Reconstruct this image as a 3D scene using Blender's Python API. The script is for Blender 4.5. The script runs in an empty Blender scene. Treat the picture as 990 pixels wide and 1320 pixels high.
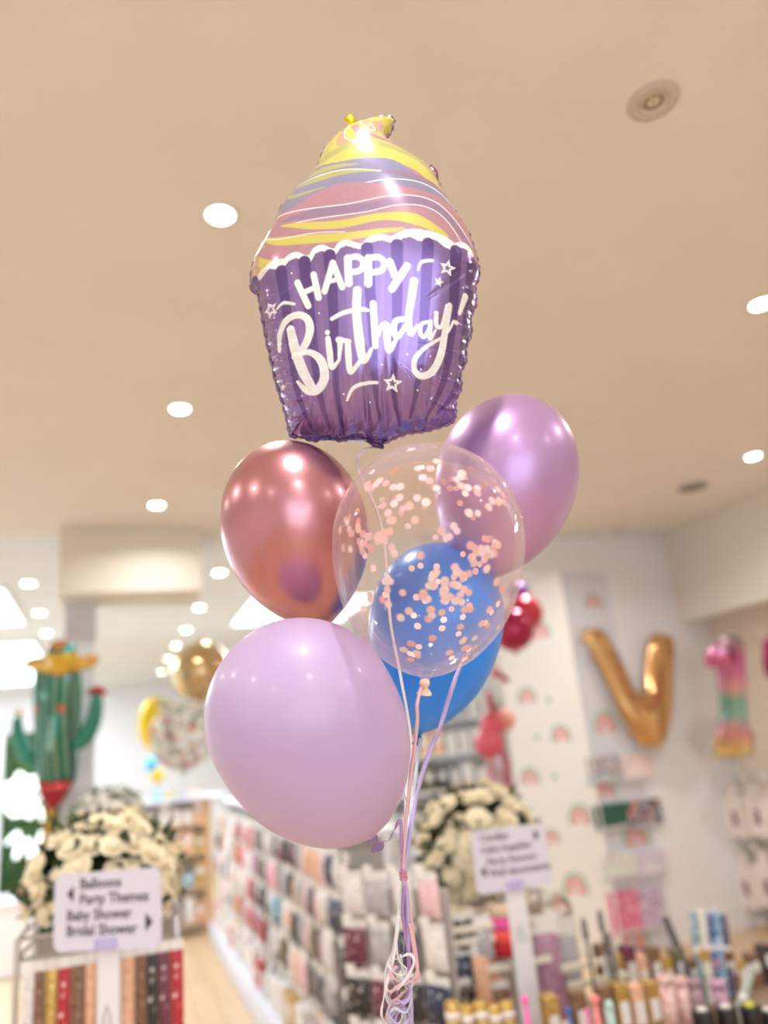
import bpy, bmesh, math, random
import numpy as np
from mathutils import Vector, Matrix
rng = random.Random(7)
nrg = np.random.default_rng(11)
scene = bpy.context.scene
COL = scene.collection

# ------------------------------------------------------------------ camera frame (image taken as 990 x 1320)
F = 990.0
PITCH, ROLL, YAW = math.radians(17), math.radians(5.8), math.radians(20)
CAM = np.array([0.0, 0.0, 1.5])
fw = np.array([math.sin(YAW)*math.cos(PITCH), math.cos(YAW)*math.cos(PITCH), math.sin(PITCH)])
r0 = np.array([math.cos(YAW), -math.sin(YAW), 0.0]); u0 = np.cross(r0, fw)
rt = math.cos(ROLL)*r0 - math.sin(ROLL)*u0
up = math.sin(ROLL)*r0 + math.cos(ROLL)*u0
def ray(px, py): return fw + ((px-495)/F)*rt - ((py-660)/F)*up
def hz(px, py, z): d = ray(px, py); return CAM + d*((z-CAM[2])/d[2])
def hy(px, py, y): d = ray(px, py); return CAM + d*((y-CAM[1])/d[1])
def hx(px, py, x): d = ray(px, py); return CAM + d*((x-CAM[0])/d[0])
def hd(px, py, z): return CAM + ray(px, py)*z
def pxm(y_world, px=495, py=1100):      # metres per pixel at a point on the plane y
    p = hy(px, py, y_world); return float((p-CAM) @ fw)/F

# ------------------------------------------------------------------ materials
def lin(c):
    o = []
    for v in c[:3]:
        v = v/255.0
        o.append(v/12.92 if v <= .04045 else ((v+.055)/1.055)**2.4)
    return (o[0], o[1], o[2], 1.0)
MATS = {}
def setin(b, k, v):
    if k in b.inputs: b.inputs[k].default_value = v
def mat(name, c, rough=.5, metal=0., coat=0., coat_rough=.05, emit=None, strength=0., trans=0., spec=None, sheen=0., sss=0., alpha=None):
    if name in MATS: return MATS[name]
    m = bpy.data.materials.new(name); m.use_nodes = True
    b = m.node_tree.nodes['Principled BSDF']
    b.inputs['Base Color'].default_value = lin(c); b.inputs['Roughness'].default_value = rough
    b.inputs['Metallic'].default_value = metal
    setin(b, 'Coat Weight', coat); setin(b, 'Coat Roughness', coat_rough)
    if spec is not None: setin(b, 'Specular IOR Level', spec)
    if emit: setin(b, 'Emission Color', lin(emit)); setin(b, 'Emission Strength', strength)
    if trans: setin(b, 'Transmission Weight', trans)
    if sheen: setin(b, 'Sheen Weight', sheen)
    m.diffuse_color = lin(c)
    MATS[name] = m; return m
def nodes(m):
    nt = m.node_tree; return nt, nt.nodes, nt.links, nt.nodes['Principled BSDF']
def mat_noise(name, c1, c2, scale=8., rough=.6, bump=0., detail=3., metal=0.):
    """two tones of one material mixed by noise (plaster, card, fabric)"""
    if name in MATS: return MATS[name]
    m = mat(name, c1, rough, metal); nt, N, L, b = nodes(m)
    tc = N.new('ShaderNodeTexCoord'); n = N.new('ShaderNodeTexNoise'); n.inputs['Scale'].default_value = scale
    n.inputs['Detail'].default_value = detail
    L.new(tc.outputs['Object'], n.inputs['Vector'])
    r = N.new('ShaderNodeValToRGB'); r.color_ramp.elements[0].color = lin(c1); r.color_ramp.elements[1].color = lin(c2)
    r.color_ramp.elements[0].position = .35; r.color_ramp.elements[1].position = .65
    L.new(n.outputs['Fac'], r.inputs['Fac']); L.new(r.outputs['Color'], b.inputs['Base Color'])
    if bump:
        bp = N.new('ShaderNodeBump'); bp.inputs['Strength'].default_value = bump; bp.inputs['Distance'].default_value = .01
        L.new(n.outputs['Fac'], bp.inputs['Height']); L.new(bp.outputs['Normal'], b.inputs['Normal'])
    return m
def mat_pattern(name, base, spots, scale=22., rough=.55, thresh=.28, metal=0.):
    """printed paper: coloured spots (voronoi cells) on a base colour"""
    if name in MATS: return MATS[name]
    m = mat(name, base, rough, metal); nt, N, L, b = nodes(m)
    tc = N.new('ShaderNodeTexCoord'); v = N.new('ShaderNodeTexVoronoi'); v.inputs['Scale'].default_value = scale
    L.new(tc.outputs['Object'], v.inputs['Vector'])
    sep = N.new('ShaderNodeSeparateColor'); L.new(v.outputs['Color'], sep.inputs['Color'])
    r = N.new('ShaderNodeValToRGB'); r.color_ramp.interpolation = 'CONSTANT'
    e = r.color_ramp.elements; e[0].color = lin(spots[0]); e[0].position = 0
    for i, s in enumerate(spots[1:]):
        if i == 0: e[1].position = 1.0/len(spots); e[1].color = lin(s)
        else: k = e.new((i+1)/len(spots)); k.color = lin(s)
    L.new(sep.outputs['Red'], r.inputs['Fac'])
    lt = N.new('ShaderNodeMath'); lt.operation = 'LESS_THAN'; lt.inputs[1].default_value = thresh
    L.new(v.outputs['Distance'], lt.inputs[0])
    mx = N.new('ShaderNodeMix'); mx.data_type = 'RGBA'
    mx.inputs[6].default_value = lin(base); L.new(r.outputs['Color'], mx.inputs[7]); L.new(lt.outputs[0], mx.inputs[0])
    L.new(mx.outputs[2], b.inputs['Base Color'])
    return m
def mat_attr(name, rough=.3, metal=.5, coat=0., glitter=0.):
    """colour printed on foil: read from the mesh's own colour attribute"""
    if name in MATS: return MATS[name]
    m = mat(name, (200, 200, 200), rough, metal, coat, .08); nt, N, L, b = nodes(m)
    a = N.new('ShaderNodeAttribute'); a.attribute_name = 'print'
    L.new(a.outputs['Color'], b.inputs['Base Color'])
    # white ink is opaque: only the coloured foil is metallic
    sp = N.new('ShaderNodeSeparateColor'); L.new(a.outputs['Color'], sp.inputs['Color'])
    m1 = N.new('ShaderNodeMath'); m1.operation = 'MINIMUM'; L.new(sp.outputs['Red'], m1.inputs[0]); L.new(sp.outputs['Green'], m1.inputs[1])
    m2 = N.new('ShaderNodeMath'); m2.operation = 'MINIMUM'; L.new(m1.outputs[0], m2.inputs[0]); L.new(sp.outputs['Blue'], m2.inputs[1])
    rg = N.new('ShaderNodeMapRange'); rg.inputs['From Min'].default_value = .6; rg.inputs['From Max'].default_value = .85
    rg.inputs['To Min'].default_value = metal; rg.inputs['To Max'].default_value = 0.; L.new(m2.outputs[0], rg.inputs['Value']); L.new(rg.outputs['Result'], b.inputs['Metallic'])
    if glitter:
        tc = N.new('ShaderNodeTexCoord'); n = N.new('ShaderNodeTexVoronoi'); n.inputs['Scale'].default_value = 900
        L.new(tc.outputs['Object'], n.inputs['Vector'])
        mr = N.new('ShaderNodeMapRange'); mr.inputs['To Min'].default_value = rough-.05; mr.inputs['To Max'].default_value = rough+glitter
        L.new(n.outputs['Distance'], mr.inputs['Value']); L.new(mr.outputs['Result'], b.inputs['Roughness'])
    return m

# ------------------------------------------------------------------ object helpers
def tag(o, label=None, cat=None, group=None, kind=None):
    if label: o['label'] = label
    if cat: o['category'] = cat
    if group: o['group'] = group
    if kind: o['kind'] = kind
    return o
def thing(name, label, cat, loc=(0, 0, 0), group=None, rotz=0.):
    o = bpy.data.objects.new(name, None); COL.objects.link(o)
    o.empty_display_size = .05
    o.location = Vector(loc); o.rotation_euler = (0, 0, rotz)
    return tag(o, label, cat, group)
def link(name, me, m=None, parent=None, loc=None):
    o = bpy.data.objects.new(name, me); COL.objects.link(o)
    if m is not None:
        ms = m if isinstance(m, (list, tuple)) else [m]
        if not me.materials:
            for x in ms: me.materials.append(x)
    if parent is not None: o.parent = parent
    if loc is not None: o.location = Vector(loc)
    return o
class MB:
    """collects shapes and links them as one mesh object"""
    def __init__(s): s.v = []; s.f = []; s.mi = []; s.sm = []
    def add(s, vs, fs, mi=0, smooth=False):
        k = len(s.v); s.v += [tuple(float(c) for c in v) for v in vs]
        for f in fs: s.f.append(tuple(i+k for i in f)); s.mi.append(mi); s.sm.append(smooth)
        return s
    def box(s, c, d, mi=0, bev=0., mtx=None):
        bm = bmesh.new(); bmesh.ops.create_cube(bm, size=1)
        bmesh.ops.scale(bm, vec=Vector(d), verts=bm.verts)
        if bev: bmesh.ops.bevel(bm, geom=bm.edges[:], offset=min(bev, min(d)*.45), segments=2, affect='EDGES', profile=.5)
        if mtx is not None: bmesh.ops.transform(bm, matrix=mtx, verts=bm.verts)
        bmesh.ops.translate(bm, vec=Vector(c), verts=bm.verts)
        bm.verts.index_update()
        s.add([v.co for v in bm.verts], [[v.index for v in f.verts] for f in bm.faces], mi, False); bm.free(); return s
    def tube(s, pts, rad, n=8, mi=0, caps=True):
        pts = [Vector(p) for p in pts]; m = len(pts)
        rr = rad if isinstance(rad, (list, tuple, np.ndarray)) else [rad]*m
        T = []
        for i in range(m):
            t = pts[min(i+1, m-1)] - pts[max(i-1, 0)]; T.append(t.normalized() if t.length > 1e-9 else Vector((0, 0, 1)))
        a = Vector((0, 0, 1)) if abs(T[0].z) < .9 else Vector((1, 0, 0))
        nx = T[0].cross(a).normalized(); vs = []
        for i in range(m):
            nx = (nx - T[i]*nx.dot(T[i])).normalized(); ny = T[i].cross(nx)
            for k in range(n):
                q = 2*math.pi*k/n; vs.append(pts[i] + (nx*math.cos(q)+ny*math.sin(q))*rr[i])
        fs = [(i*n+k, i*n+(k+1) % n, (i+1)*n+(k+1) % n, (i+1)*n+k) for i in range(m-1) for k in range(n)]
        if caps: fs += [tuple(range(n))[::-1], tuple((m-1)*n+k for k in range(n))]
        return s.add(vs, fs, mi, True)
    def lathe(s, prof, n=32, mi=0, mtx=None, ribs=None):
        """prof: list of (r, z) from top to bottom"""
        vs = []; m = len(prof)
        for r, z in prof:
            for k in range(n):
                q = 2*math.pi*k/n; rr_ = r*(ribs(q) if ribs else 1)
                vs.append(Vector((rr_*math.cos(q), rr_*math.sin(q), z)))
        if mtx is not None: vs = [mtx @ v for v in vs]
        fs = [(i*n+k, (i+1)*n+k, (i+1)*n+(k+1) % n, i*n+(k+1) % n) for i in range(m-1) for k in range(n)]
        if prof[0][0] > 1e-6: fs.append(tuple(range(n)))
        if prof[-1][0] > 1e-6: fs.append(tuple((m-1)*n+k for k in range(n))[::-1])
        return s.add(vs, fs, mi, True)
    def mesh(s, name):
        me = bpy.data.meshes.new(name); me.from_pydata(s.v, [], s.f)
        me.polygons.foreach_set('material_index', s.mi); me.polygons.foreach_set('use_smooth', s.sm)
        me.update(); return me
    def build(s, name, m=None, parent=None, loc=None): return link(name, s.mesh(name), m, parent, loc)
def catmull(pts, n=8):
    P = [np.array(p, float) for p in pts]
    if len(P) < 3: return P
    out = []
    for i in range(len(P)-1):
        a = P[max(i-1, 0)]; b = P[i]; c = P[i+1]; d = P[min(i+2, len(P)-1)]
        for k in range(n):
            t = k/n
            out.append(.5*((2*b)+(-a+c)*t+(2*a-5*b+4*c-d)*t*t+(-a+3*b-3*c+d)*t**3))
    out.append(P[-1]); return out
def frame_mtx(ax, toward=None):
    """matrix whose z is ax (used for balloons: ax points from tail to crown)"""
    z = Vector(ax).normalized(); x = Vector(toward if toward is not None else -fw); x = (x - z*x.dot(z)).normalized(); y = z.cross(x)
    return Matrix((x, y, z)).transposed().to_4x4()
def rounded_poly(w, h, r, n=6):
    o = []
    for cx, cy, a0 in ((w/2-r, h/2-r, 0), (-w/2+r, h/2-r, 90), (-w/2+r, -h/2+r, 180), (w/2-r, -h/2+r, 270)):
        for k in range(n+1):
            a = math.radians(a0+90*k/n); o.append((cx+r*math.cos(a), cy+r*math.sin(a)))
    return o
def prism(mb, pts2, t, mi=0, mtx=None):
    """a flat outline in x,z given the thickness t along y"""
    n = len(pts2); vs = [Vector((x, -t/2, z)) for x, z in pts2]+[Vector((x, t/2, z)) for x, z in pts2]
    if mtx is not None: vs = [mtx @ v for v in vs]
    fs = [tuple(range(n)), tuple(range(n, 2*n))[::-1]]+[(i, i+n, (i+1) % n+n, (i+1) % n) for i in range(n)]
    return mb.add(vs, fs, mi, False)
def text_mesh(txt, size, name, align='LEFT', depth=.0006, bold=0.):
    c = bpy.data.curves.new(name, 'FONT'); c.body = txt; c.size = size; c.align_x = align; c.extrude = depth; c.offset = bold
    c.resolution_u = 3
    o = bpy.data.objects.new(name, c); COL.objects.link(o)
    bpy.context.view_layer.update()
    me = bpy.data.meshes.new_from_object(o.evaluated_get(bpy.context.evaluated_depsgraph_get()))
    bpy.data.objects.remove(o); bpy.data.curves.remove(c); me.name = name
    return me

# ------------------------------------------------------------------ inflated foil: a pillow grown from an outline given in image pixels
def outline_interval(poly, ys):
    P = np.array(poly, float); Q = np.roll(P, -1, 0)
    Ls = []; Rs = []
    for y in ys:
        m = ((P[:, 1] <= y) & (Q[:, 1] > y)) | ((Q[:, 1] <= y) & (P[:, 1] > y))
        xs = P[m, 0] + (y-P[m, 1])*(Q[m, 0]-P[m, 0])/(Q[m, 1]-P[m, 1])
        if len(xs) < 2: Ls.append(np.nan); Rs.append(np.nan)
        else: Ls.append(xs.min()); Rs.append(xs.max())
    return np.array(Ls), np.array(Rs)
def poisson(mask, iters):
    phi = np.zeros(mask.shape)
    for lev in (4, 2, 1):
        mk = mask[::lev, ::lev]
        if lev == 4: p = np.zeros(mk.shape)
        else:
            p = np.repeat(np.repeat(p, 2, 0), 2, 1)[:mk.shape[0], :mk.shape[1]]
            p = np.pad(p, ((0, mk.shape[0]-p.shape[0]), (0, mk.shape[1]-p.shape[1])))
        p = p*mk
        for _ in range(iters if lev > 1 else iters//2):
            q = np.zeros_like(p)
            q[1:-1, 1:-1] = .25*(p[2:, 1:-1]+p[:-2, 1:-1]+p[1:-1, 2:]+p[1:-1, :-2]+lev*lev)
            p = q*mk
    return p
def inside(poly, X, Y):
    P = np.array(poly, float); c = np.zeros(X.shape, bool); n = len(P)
    for i in range(n):
        x1, y1 = P[i]; x2, y2 = P[(i+1) % n]
        if y1 == y2: continue
        c ^= ((y1 > Y) != (y2 > Y)) & (X < (x2-x1)*(Y-y1)/(y2-y1)+x1)
    return c
def pillow(poly, Z, thick, rows, cols, colour, transpose=False, wrinkle=None, iters=400, back=True, smooth_outline=True, wall_y=None):
    """returns (mesh, centre): front and back skins over the outline, bulging thick px; Z = distance of the seam plane"""
    pl = [tuple(p) for p in poly]
    if smooth_outline:
        pl = [tuple(p) for p in catmull(pl+[pl[0]], 5)][:-1]
    if transpose: pl = [(y, x) for x, y in pl]
    A = np.array(pl); x0, y0 = A.min(0)-3; x1, y1 = A.max(0)+3
    W, H = int(x1-x0)+1, int(y1-y0)+1
    gy, gx = np.mgrid[0:H, 0:W]
    phi = poisson(inside(pl, gx+x0, gy+y0).astype(float), iters)
    hgt = np.sqrt(np.maximum(phi, 0)); hgt *= thick/hgt.max()
    ymin, ymax = A[:, 1].min(), A[:, 1].max()
    tv = (1-np.cos(np.linspace(0, math.pi, rows)))/2*.35+np.linspace(0, 1, rows)*.65
    ys = ymin+.15+(ymax-ymin-.3)*tv
    Lx, Rx = outline_interval(pl, ys)
    tt = (1-np.cos(np.linspace(0, math.pi, cols)))/2*.45+np.linspace(0, 1, cols)*.55
    X = Lx[:, None]+(Rx-Lx)[:, None]*tt[None]; Y = np.repeat(ys[:, None], cols, 1)
    fx = np.clip(X-x0, 0, W-1.01); fy = np.clip(Y-y0, 0, H-1.01); ix = fx.astype(int); iy = fy.astype(int); ax = fx-ix; ay = fy-iy
    h = hgt[iy, ix]*(1-ax)*(1-ay)+hgt[iy, ix+1]*ax*(1-ay)+hgt[iy+1, ix]*(1-ax)*ay+hgt[iy+1, ix+1]*ax*ay
    h[:, 0] = 0; h[:, -1] = 0; h[0] = 0; h[-1] = 0
    if wrinkle is not None:
        h = h + wrinkle(X, Y, h, pl)*np.clip(h/3., 0, 1)
    Xi, Yi = (Y, X) if transpose else (X, Y)
    c0 = np.array([(A[:, 0].min()+A[:, 0].max())/2, (ymin+ymax)/2]);  c0 = c0[::-1] if transpose else c0
    s = Z/F
    def M(hh): return ((Xi-c0[0])[..., None]*rt - (Yi-c0[1])[..., None]*up - hh[..., None]*fw)*s
    if wall_y is not None:      # hung flat against a wall that faces -Y
        org = hy(c0[0], c0[1], wall_y); sc = float((org-CAM) @ fw)/F
        dirs = fw[None, None]+((Xi-495)/F)[..., None]*rt-((Yi-660)/F)[..., None]*up
        flat = CAM+dirs*((wall_y-CAM[1])/dirs[..., 1])[..., None]
        def M(hh): return flat-org-hh[..., None]*sc*np.array([0, 1.0, 0])
    fr = M(h).reshape(-1, 3); n = rows*cols
    idx = np.arange(n).reshape(rows, cols)
    q = np.stack([idx[:-1, :-1], idx[1:, :-1], idx[1:, 1:], idx[:-1, 1:]], -1).reshape(-1, 4)
    V = [fr]; Fc = [q if not transpose else q[:, ::-1]]
    colr = colour(Xi.ravel(), Yi.ravel()); C = [colr]
    if back:
        bk = M(-h*.95).reshape(-1, 3); V.append(bk); Fc.append((q[:, ::-1] if not transpose else q)+n); C.append(colr)
    V = np.concatenate(V); Fc = np.concatenate(Fc); C = np.concatenate(C)
    me = bpy.data.meshes.new('foil'); me.vertices.add(len(V)); me.vertices.foreach_set('co', V.ravel())
    me.loops.add(Fc.size); me.loops.foreach_set('vertex_index', Fc.ravel().astype(np.int32))
    me.polygons.add(len(Fc)); me.polygons.foreach_set('loop_start', np.arange(0, Fc.size, 4, dtype=np.int32))
    me.polygons.foreach_set('use_smooth', np.ones(len(Fc), bool)); me.update()
    at = me.color_attributes.new('print', 'FLOAT_COLOR', 'POINT')
    at.data.foreach_set('color', np.concatenate([C, np.ones((len(C), 1))], 1).ravel().astype(np.float32))
    me.validate()
    return me, (hd(c0[0], c0[1], Z) if wall_y is None else org), pl
def const_col(c): 
    L = np.array(lin(c)[:3]); return lambda X, Y: np.repeat(L[None], len(X), 0)
class Paint:
    """prints flat colours (filled outlines, brush strokes) onto points"""
    def __init__(s, X, Y, base): s.X = X; s.Y = Y; s.C = np.repeat(np.array(lin(base)[:3])[None], len(X), 0)
    def poly(s, pts, c, smooth=True):
        p = catmull(list(pts)+[pts[0]], 6) if smooth else [np.array(q, float) for q in pts]
        m = inside(p, s.X, s.Y); s.C[m] = np.array(lin(c)[:3]); return s
    def stroke(s, pts, w, c, n=7, straight=False):
        p = [np.array(q, float) for q in pts] if straight or len(pts) < 3 else catmull(pts, n)
        m = len(p); ws = np.interp(np.linspace(0, 1, m), np.linspace(0, 1, len(w)), w) if isinstance(w, (list, tuple)) else np.full(m, w)
        A = np.array(p); mg = ws.max()+2
        sel = np.where((s.X > A[:, 0].min()-mg) & (s.X < A[:, 0].max()+mg) & (s.Y > A[:, 1].min()-mg) & (s.Y < A[:, 1].max()+mg))[0]
        if not len(sel): return s
        x = s.X[sel]; y = s.Y[sel]; best = np.full(len(sel), -1e9)
        for i in range(m-1):
            d = A[i+1]-A[i]; L2 = max(d@d, 1e-9)
            t = np.clip(((x-A[i, 0])*d[0]+(y-A[i, 1])*d[1])/L2, 0, 1)
            dist = np.hypot(x-A[i, 0]-t*d[0], y-A[i, 1]-t*d[1])
            best = np.maximum(best, (ws[i]+(ws[i+1]-ws[i])*t)/2-dist)
        a = np.clip(best/.9+.5, 0, 1)[:, None]
        s.C[sel] = s.C[sel]*(1-a)+np.array(lin(c)[:3])[None]*a; return s
    def dot(s, p, r, c): return s.stroke([p, (p[0]+.01, p[1])], 2*r, c)
    def star(s, p, r, c, rot=0., hollow=None):
        def pts(rad): return [(p[0]+(rad if k % 2 == 0 else rad*.45)*math.sin(math.pi*k/5+rot), p[1]-(rad if k % 2 == 0 else rad*.45)*math.cos(math.pi*k/5+rot)) for k in range(10)]
        s.poly(pts(r), c, False)
        if hollow: s.poly(pts(r*.42), hollow, False)
        return s
# ================================================================== THE ROOM
def structure(name, mb, m): o = mb.build(name, m); o['kind'] = 'structure'; return o
M_ceil = mat_noise('cream_ceiling_paint', (233, 227, 219), (236, 230, 222), 3, .8)
M_ceil2 = mat_noise('white_ceiling_paint', (224, 229, 230), (228, 233, 234), 3, .8)
M_wall = mat_noise('white_wall_paint', (236, 237, 242), (239, 240, 245), 2, .7)
M_wallw = mat_noise('warm_wall_paint', (232, 220, 206), (235, 223, 209), 2, .7)
M_panel = mat_noise('grey_white_panel_paint', (218, 221, 230), (222, 225, 234), 2, .6)
M_soffit = mat_noise('soffit_paint', (228, 222, 212), (232, 226, 216), 2, .7)
def wood_floor():
    m = mat('oak_plank_floor', (214, 178, 136), .35); nt, N, L, b = nodes(m)
    tc = N.new('ShaderNodeTexCoord'); mp = N.new('ShaderNodeMapping'); mp.inputs['Rotation'].default_value = (0, 0, math.pi/2)
    L.new(tc.outputs['Object'], mp.inputs['Vector'])
    br = N.new('ShaderNodeTexBrick'); br.inputs['Scale'].default_value = 1.0
    br.inputs['Color1'].default_value = lin((230, 200, 164)); br.inputs['Color2'].default_value = lin((218, 186, 148))
    br.inputs['Mortar'].default_value = lin((170, 134, 98)); br.inputs['Mortar Size'].default_value = .004
    br.inputs['Brick Width'].default_value = 1.3; br.inputs['Row Height'].default_value = .16
    L.new(mp.outputs['Vector'], br.inputs['Vector'])
    n = N.new('ShaderNodeTexNoise'); n.inputs['Scale'].default_value = 6; mp2 = N.new('ShaderNodeMapping'); mp2.inputs['Scale'].default_value = (8, .6, 1)
    L.new(tc.outputs['Object'], mp2.inputs['Vector']); L.new(mp2.outputs['Vector'], n.inputs['Vector'])
    mx = N.new('ShaderNodeMix'); mx.data_type = 'RGBA'; mx.blend_type = 'MULTIPLY'; mx.inputs[0].default_value = .25
    L.new(br.outputs['Color'], mx.inputs[6]); L.new(n.outputs['Color'], mx.inputs[7]); L.new(mx.outputs[2], b.inputs['Base Color'])
    return m
XL, XR, YF, YB, ZC = -3.0, 4.55, -3.4, 14.0, 2.95
structure('floor', MB().box(((XL+XR)/2, (YF+YB)/2, -.05), (XR-XL+.2, YB-YF+.2, .1)), wood_floor())
structure('ceiling', MB().box(((XL+XR)/2, (YF+4.95)/2, ZC+.05), (XR-XL+.2, 4.95-YF, .1)), M_ceil)
structure('ceiling_rear', MB().box(((XL+XR)/2, (YB+4.95)/2, ZC+.05), (XR-XL+.2, YB-4.95, .1)), M_ceil2)
structure('wall_left', MB().box((XL-.05, (YF+YB)/2, ZC/2), (.1, YB-YF, ZC)), M_wall)
structure('wall_right', MB().box((XR+.05, (YF+YB)/2, ZC/2), (.1, YB-YF, ZC)), M_wallw)
structure('wall_back', MB().box(((XL+XR)/2, YB+.05, ZC/2), (XR-XL, .1, ZC)), M_wall)
# shop front behind the camera: wall with a wide glazed opening
wx0, wx1, wz0, wz1 = -1.5, 1.7, .25, 2.55
mb = MB(); yc = YF-.05
mb.box(((XL+wx0)/2, yc, ZC/2), (wx0-XL, .1, ZC)); mb.box(((wx1+XR)/2, yc, ZC/2), (XR-wx1, .1, ZC))
mb.box(((wx0+wx1)/2, yc, wz0/2), (wx1-wx0, .1, wz0)); mb.box(((wx0+wx1)/2, yc, (wz1+ZC)/2), (wx1-wx0, .1, ZC-wz1))
structure('wall_front', mb, M_wall)
mb = MB()
for x in (wx0+.03, (wx0+wx1)/2, wx1-.03): mb.box((x, yc, (wz0+wz1)/2), (.06, .08, wz1-wz0))
for z in (wz0+.03, wz1-.03): mb.box(((wx0+wx1)/2, yc, z), (wx1-wx0, .08, .06))
structure('window_1', mb, mat('white_window_frame', (235, 235, 235), .4))
# bulkhead above the right wall display, header above the rear doorway with its pier
bz = float(hx(870, 805, 4.28)[2])
structure('trim_1', MB().box((4.415, (YF+5.09)/2, (bz+ZC)/2), (.27, 5.09-YF, ZC-bz)), M_soffit)
sz = float(hy(75, 765, 4.79)[2]); sx0 = float(hy(75, 765, 4.79)[0]); sx1 = float(hy(260, 765, 4.79)[0])
structure('trim_2', MB().box(((sx0+sx1)/2, 5.03, (sz+ZC)/2), (sx1-sx0, .48, ZC-sz)), M_soffit)
px0 = float(hy(84, 800, 5.1)[0]); px1 = float(hy(124, 800, 5.1)[0])
structure('trim_3', MB().box(((px0+px1)/2, 5.15, sz/2), (px1-px0, .16, sz)), M_panel)
# wall that carries the gold letter balloon: header, wide white face and a slightly set back grey panel
vx0 = float(hy(722, 700, 5.09)[0]); vx1 = XR
xg0 = float(hy(720, 760, 5.09)[0]); xg1 = float(hy(787, 770, 5.09)[0]); zg = float(hy(780, 737, 5.09)[2])
structure('wall_display', MB().box(((xg1+vx1)/2, 5.16, ZC/2), (vx1-xg1, .14, ZC)), M_wall)
structure('trim_4', MB().box(((vx0-1.2+xg1)/2, 5.16, (zg+ZC)/2), (xg1-vx0+1.2, .14, ZC-zg)), M_wall)
structure('wall_panel', MB().box(((xg0+xg1)/2, 5.1475, zg/2), (xg1-xg0, .1, zg)), M_panel)
# angled partition with rainbow stickers
PA = hy(721, 732, 5.06); ang = math.radians(135)
pdir = np.array([-.58, .815, 0]); plen = .62; pz = float(PA[2])
pc = PA[:2]+pdir[:2]*plen/2; pn = np.array([-pdir[1], -pdir[0]*-1*-1, 0])
prot = Matrix.Rotation(math.atan2(pdir[1], pdir[0]), 4, 'Z')
structure('wall_partition', MB().box((pc[0], pc[1], pz/2), (plen, .02, pz), mtx=prot), mat_noise('partition_paint', (238, 235, 230), (241, 238, 233), 2, .6))
# far display wall between partition and rack
structure('wall_rear', MB().box((3.3, 9.2, 1.15), (3.0, .1, 2.3)), M_wall)

# skylights in the rear ceiling
E_sky = mat('skylight_glow', (235, 248, 255), .5, emit=(232, 247, 255), strength=5.)
M_fr = mat('white_gloss_frame', (236, 238, 238), .35)
for i, (x0, x1, y0, y1) in enumerate(((-2.2, -.83, 6.35, 7.85), (-2.2, -.85, 9.0, 10.6), (-2.2, -1.08, 11.1, 12.8), (1.18, 2.4, 7.0, 8.45))):
    mb = MB(); z = ZC-.012
    for x in (x0-.02, x1+.02): mb.box((x, (y0+y1)/2, z), (.04, y1-y0+.08, .02))
    for y in (y0-.02, y1+.02): mb.box(((x0+x1)/2, y, z), (x1-x0, .04, .02))
    fr = structure('window_%d' % (i+2), mb, M_fr)
    g = MB().box(((x0+x1)/2, (y0+y1)/2, ZC-.006), (x1-x0, y1-y0, .008)).build('pane', E_sky, fr)

# ------------------------------------------------------------------ lights of the place
def area_light(name, loc, sx, sy, watts, color, rot=(0, 0, 0), shape='RECTANGLE', spread=math.pi):
    l = bpy.data.lights.new(name, 'AREA'); l.energy = watts; l.color = color; l.shape = shape; l.size = sx; l.size_y = sy; l.spread = spread
    o = bpy.data.objects.new(name, l); COL.objects.link(o); o.location = loc; o.rotation_euler = rot; return o
area_light('shopfront_daylight', ((wx0+wx1)/2, YF-.12, (wz0+wz1)/2), wx1-wx0-.1, wz1-wz0-.1, 70, (.80, .89, 1.0), (math.radians(90), 0, 0))
for (x, y, sx, sy) in ((-1.5, 7.1, 1.3, 1.4), (-1.5, 9.8, 1.3, 1.5), (-1.6, 12, 1.1, 1.6), (1.8, 7.7, 1.2, 1.4)):
    area_light('skylight_daylight', (x, y, ZC-.03), sx, sy, 85, (.82, .93, 1.0))
E_lamp = mat('downlight_lens', (255, 244, 225), .4, emit=(255, 246, 230), strength=30.)
M_trim = mat('downlight_trim', (238, 234, 226), .45)
lens_me = None
def downlight(loc, label, group, watts=16, lit=True, r=.037, col=(1.0, .968, .925)):
    t = thing('downlight', label, 'ceiling light', loc, group)
    prof = [(r*1.0, -.001), (r*1.32, -.007), (r*1.45, -.004), (r*1.47, 0)]
    MB().lathe(prof[::-1], 28).build('trim_ring', M_trim, t)
    MB().lathe([(0, -.009), (r*.5, -.0085), (r*.95, -.005), (r*1.0, -.001)][::-1], 28).build('lens', E_lamp, t)
    if watts:
        l = bpy.data.lights.new('downlight_bulb', 'AREA'); l.shape = 'DISK'; l.size = r*2; l.energy = watts; l.color = col; l.spread = math.radians(150)
        o = bpy.data.objects.new('downlight_bulb', l); COL.objects.link(o); o.parent = t; o.location = (0, 0, -.013)
    return t
ordn = ['nearest', 'second', 'third', 'fourth', 'fifth', 'sixth']
for i, p in enumerate(((284, 277), (232, 527), (202, 651))):
    downlight(hz(*p, ZC), ['large bright downlight in the cream ceiling left of the cupcake frosting', 'bright downlight in the cream ceiling left of the cupcake wrapper', 'bright downlight in the cream ceiling just before the boxed soffit'][i], 'front row of ceiling downlights', (12.5, 12.5, 8.5)[i])
for i, p in enumerate(((981, 392), (971, 588))):
    downlight(hz(*p, ZC), ['large bright downlight cut by the right edge of the cream ceiling', 'small bright downlight on the right, above and beside the grey ceiling speaker'][i], 'right hand ceiling downlights', 12.5)
for i, p in enumerate(((283, 738), (257, 783), (240, 812), (227, 832), (217, 849), (208, 866))):
    downlight(hz(*p, ZC), ordn[i]+' downlight from the soffit in the rear row running toward the gold orb balloon', 'rear row of ceiling downlights', 6, r=.042, col=(1, .98, .95))
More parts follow.
